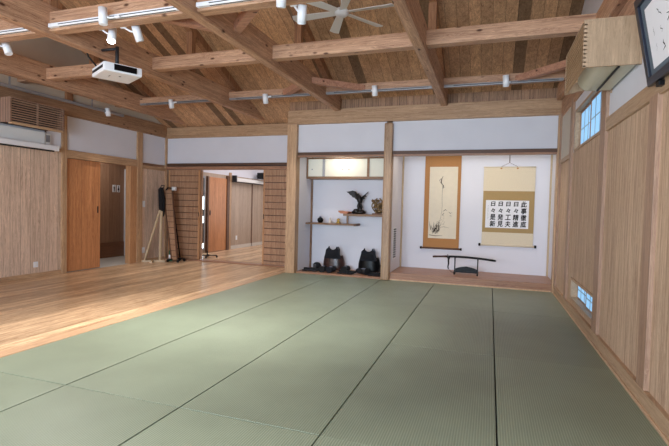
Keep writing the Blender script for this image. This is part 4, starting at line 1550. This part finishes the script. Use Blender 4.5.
tube(bm, [(-.655, 8.15, .25), (-.64, 8.14, .20), (-.60, 8.13, .16), (-.55, 8.12, .15)], .004, 6)
obj('cord', bm, m_blackc, t)

# vent in the left inner wall of the scroll alcove
t = thing('vent_grille', 'narrow grey slotted vent on the left inner wall of the scroll alcove', 'vent', (-1.6, 8.05, .6))
obj('frame', B((-1.605, -1.597, 7.93, 8.20, .33, .90), bevel=.002), m_white, t)
for k in range(13):
    z = .36 + k * .041
    obj('slot', B((-1.5975, -1.594, 7.96, 8.17, z, z + .024)), m_dark, t)

# ------------------------------------------------------------------ framed calligraphy on the right wall
t = thing('framed_calligraphy', 'navy framed cursive calligraphy leaning from the right wall', 'framed calligraphy', (.95, 3.0, 2.05))
nb = Vector((.955, 0, 2.055))     # bottom edge
nt = Vector((.855, 0, 2.60))    # top edge leans into the room
Y0, Y1 = 2.20, 3.42
upv = (nt - nb).normalized()
nrm = Vector((-upv.z, 0, upv.x)).normalized()
if nrm.x > 0:
    nrm = -nrm
H = (nt - nb).length


def fbox(bm, a0, a1, h0, h1, d0, d1):
    """a along Y, h up the frame, d out of the frame"""
    tb = bmesh.new()
    add_box(tb, a0, a1, h0, h1, d0, d1, bevel=.004 if d1 - d0 > .01 else 0)
    m = Matrix((Vector((0, 1, 0)), upv, nrm)).transposed().to_4x4()
    m.translation = nb
    merge(bm, tb, 0, m)


fw = .05
bm = bmesh.new()
fbox(bm, Y0, Y1, 0, fw, 0, .03)
fbox(bm, Y0, Y1, H - fw, H, 0, .03)
fbox(bm, Y0, Y0 + fw, fw, H - fw, 0, .03)
fbox(bm, Y1 - fw, Y1, fw, H - fw, 0, .03)
obj('frame', bm, m_navy, t)
bm = bmesh.new()
fbox(bm, Y0 + fw - .005, Y1 - fw + .005, fw - .005, H - fw + .005, .004, .012)
obj('mount_board', bm, m_mount, t)
bm = bmesh.new()
fbox(bm, Y0 + fw + .06, Y1 - fw - .06, fw + .035, H - fw - .05, .012, .014)
obj('paper', bm, m_paperw, t)
random.seed(11)


def fstroke(bm, pts, rads):
    V = [nb + Vector((0, 1, 0)) * a + upv * h + nrm * .0152 for a, h in pts]
    L_, R_ = [], []
    for i, p in enumerate(V):
        d = (V[min(i + 1, len(V) - 1)] - V[max(i - 1, 0)]).normalized()
        s_ = d.cross(nrm)
        L_.append(bm.verts.new(p + s_ * rads[i]))
        R_.append(bm.verts.new(p - s_ * rads[i]))
    for i in range(len(V) - 1):
        bm.faces.new((L_[i], L_[i + 1], R_[i + 1], R_[i]))


for c_ in range(7):
    bm = bmesh.new()
    a = Y1 - fw - .16 - c_ * .115
    top = H - fw - .09 - (.10 if c_ == 0 else 0.03 * (c_ % 2))
    h = top
    wv = .35 if c_ == 0 else 1.0
    while h > fw + .09:
        n = random.randint(4, 5)
        pts = [(a + random.uniform(-.03, .03) * wv, h - k * .014) for k in range(n)]
        fstroke(bm, pts, [.001] + [random.uniform(.002, .006) * wv for _ in range(n - 2)] + [.001])
        h -= .03 * n * .7
    obj('brush_column', bm, m_ink, t)
bm = bmesh.new()
for a in (Y1 - .15, Y0 + .15):
    tb = bmesh.new()
    add_box(tb, .935, .985, a - .03, a + .03, 2.02, 2.052, bevel=.004)
    merge(bm, tb)
obj('support_hook', bm, m_black, t)

bpy.context.view_layer.update()
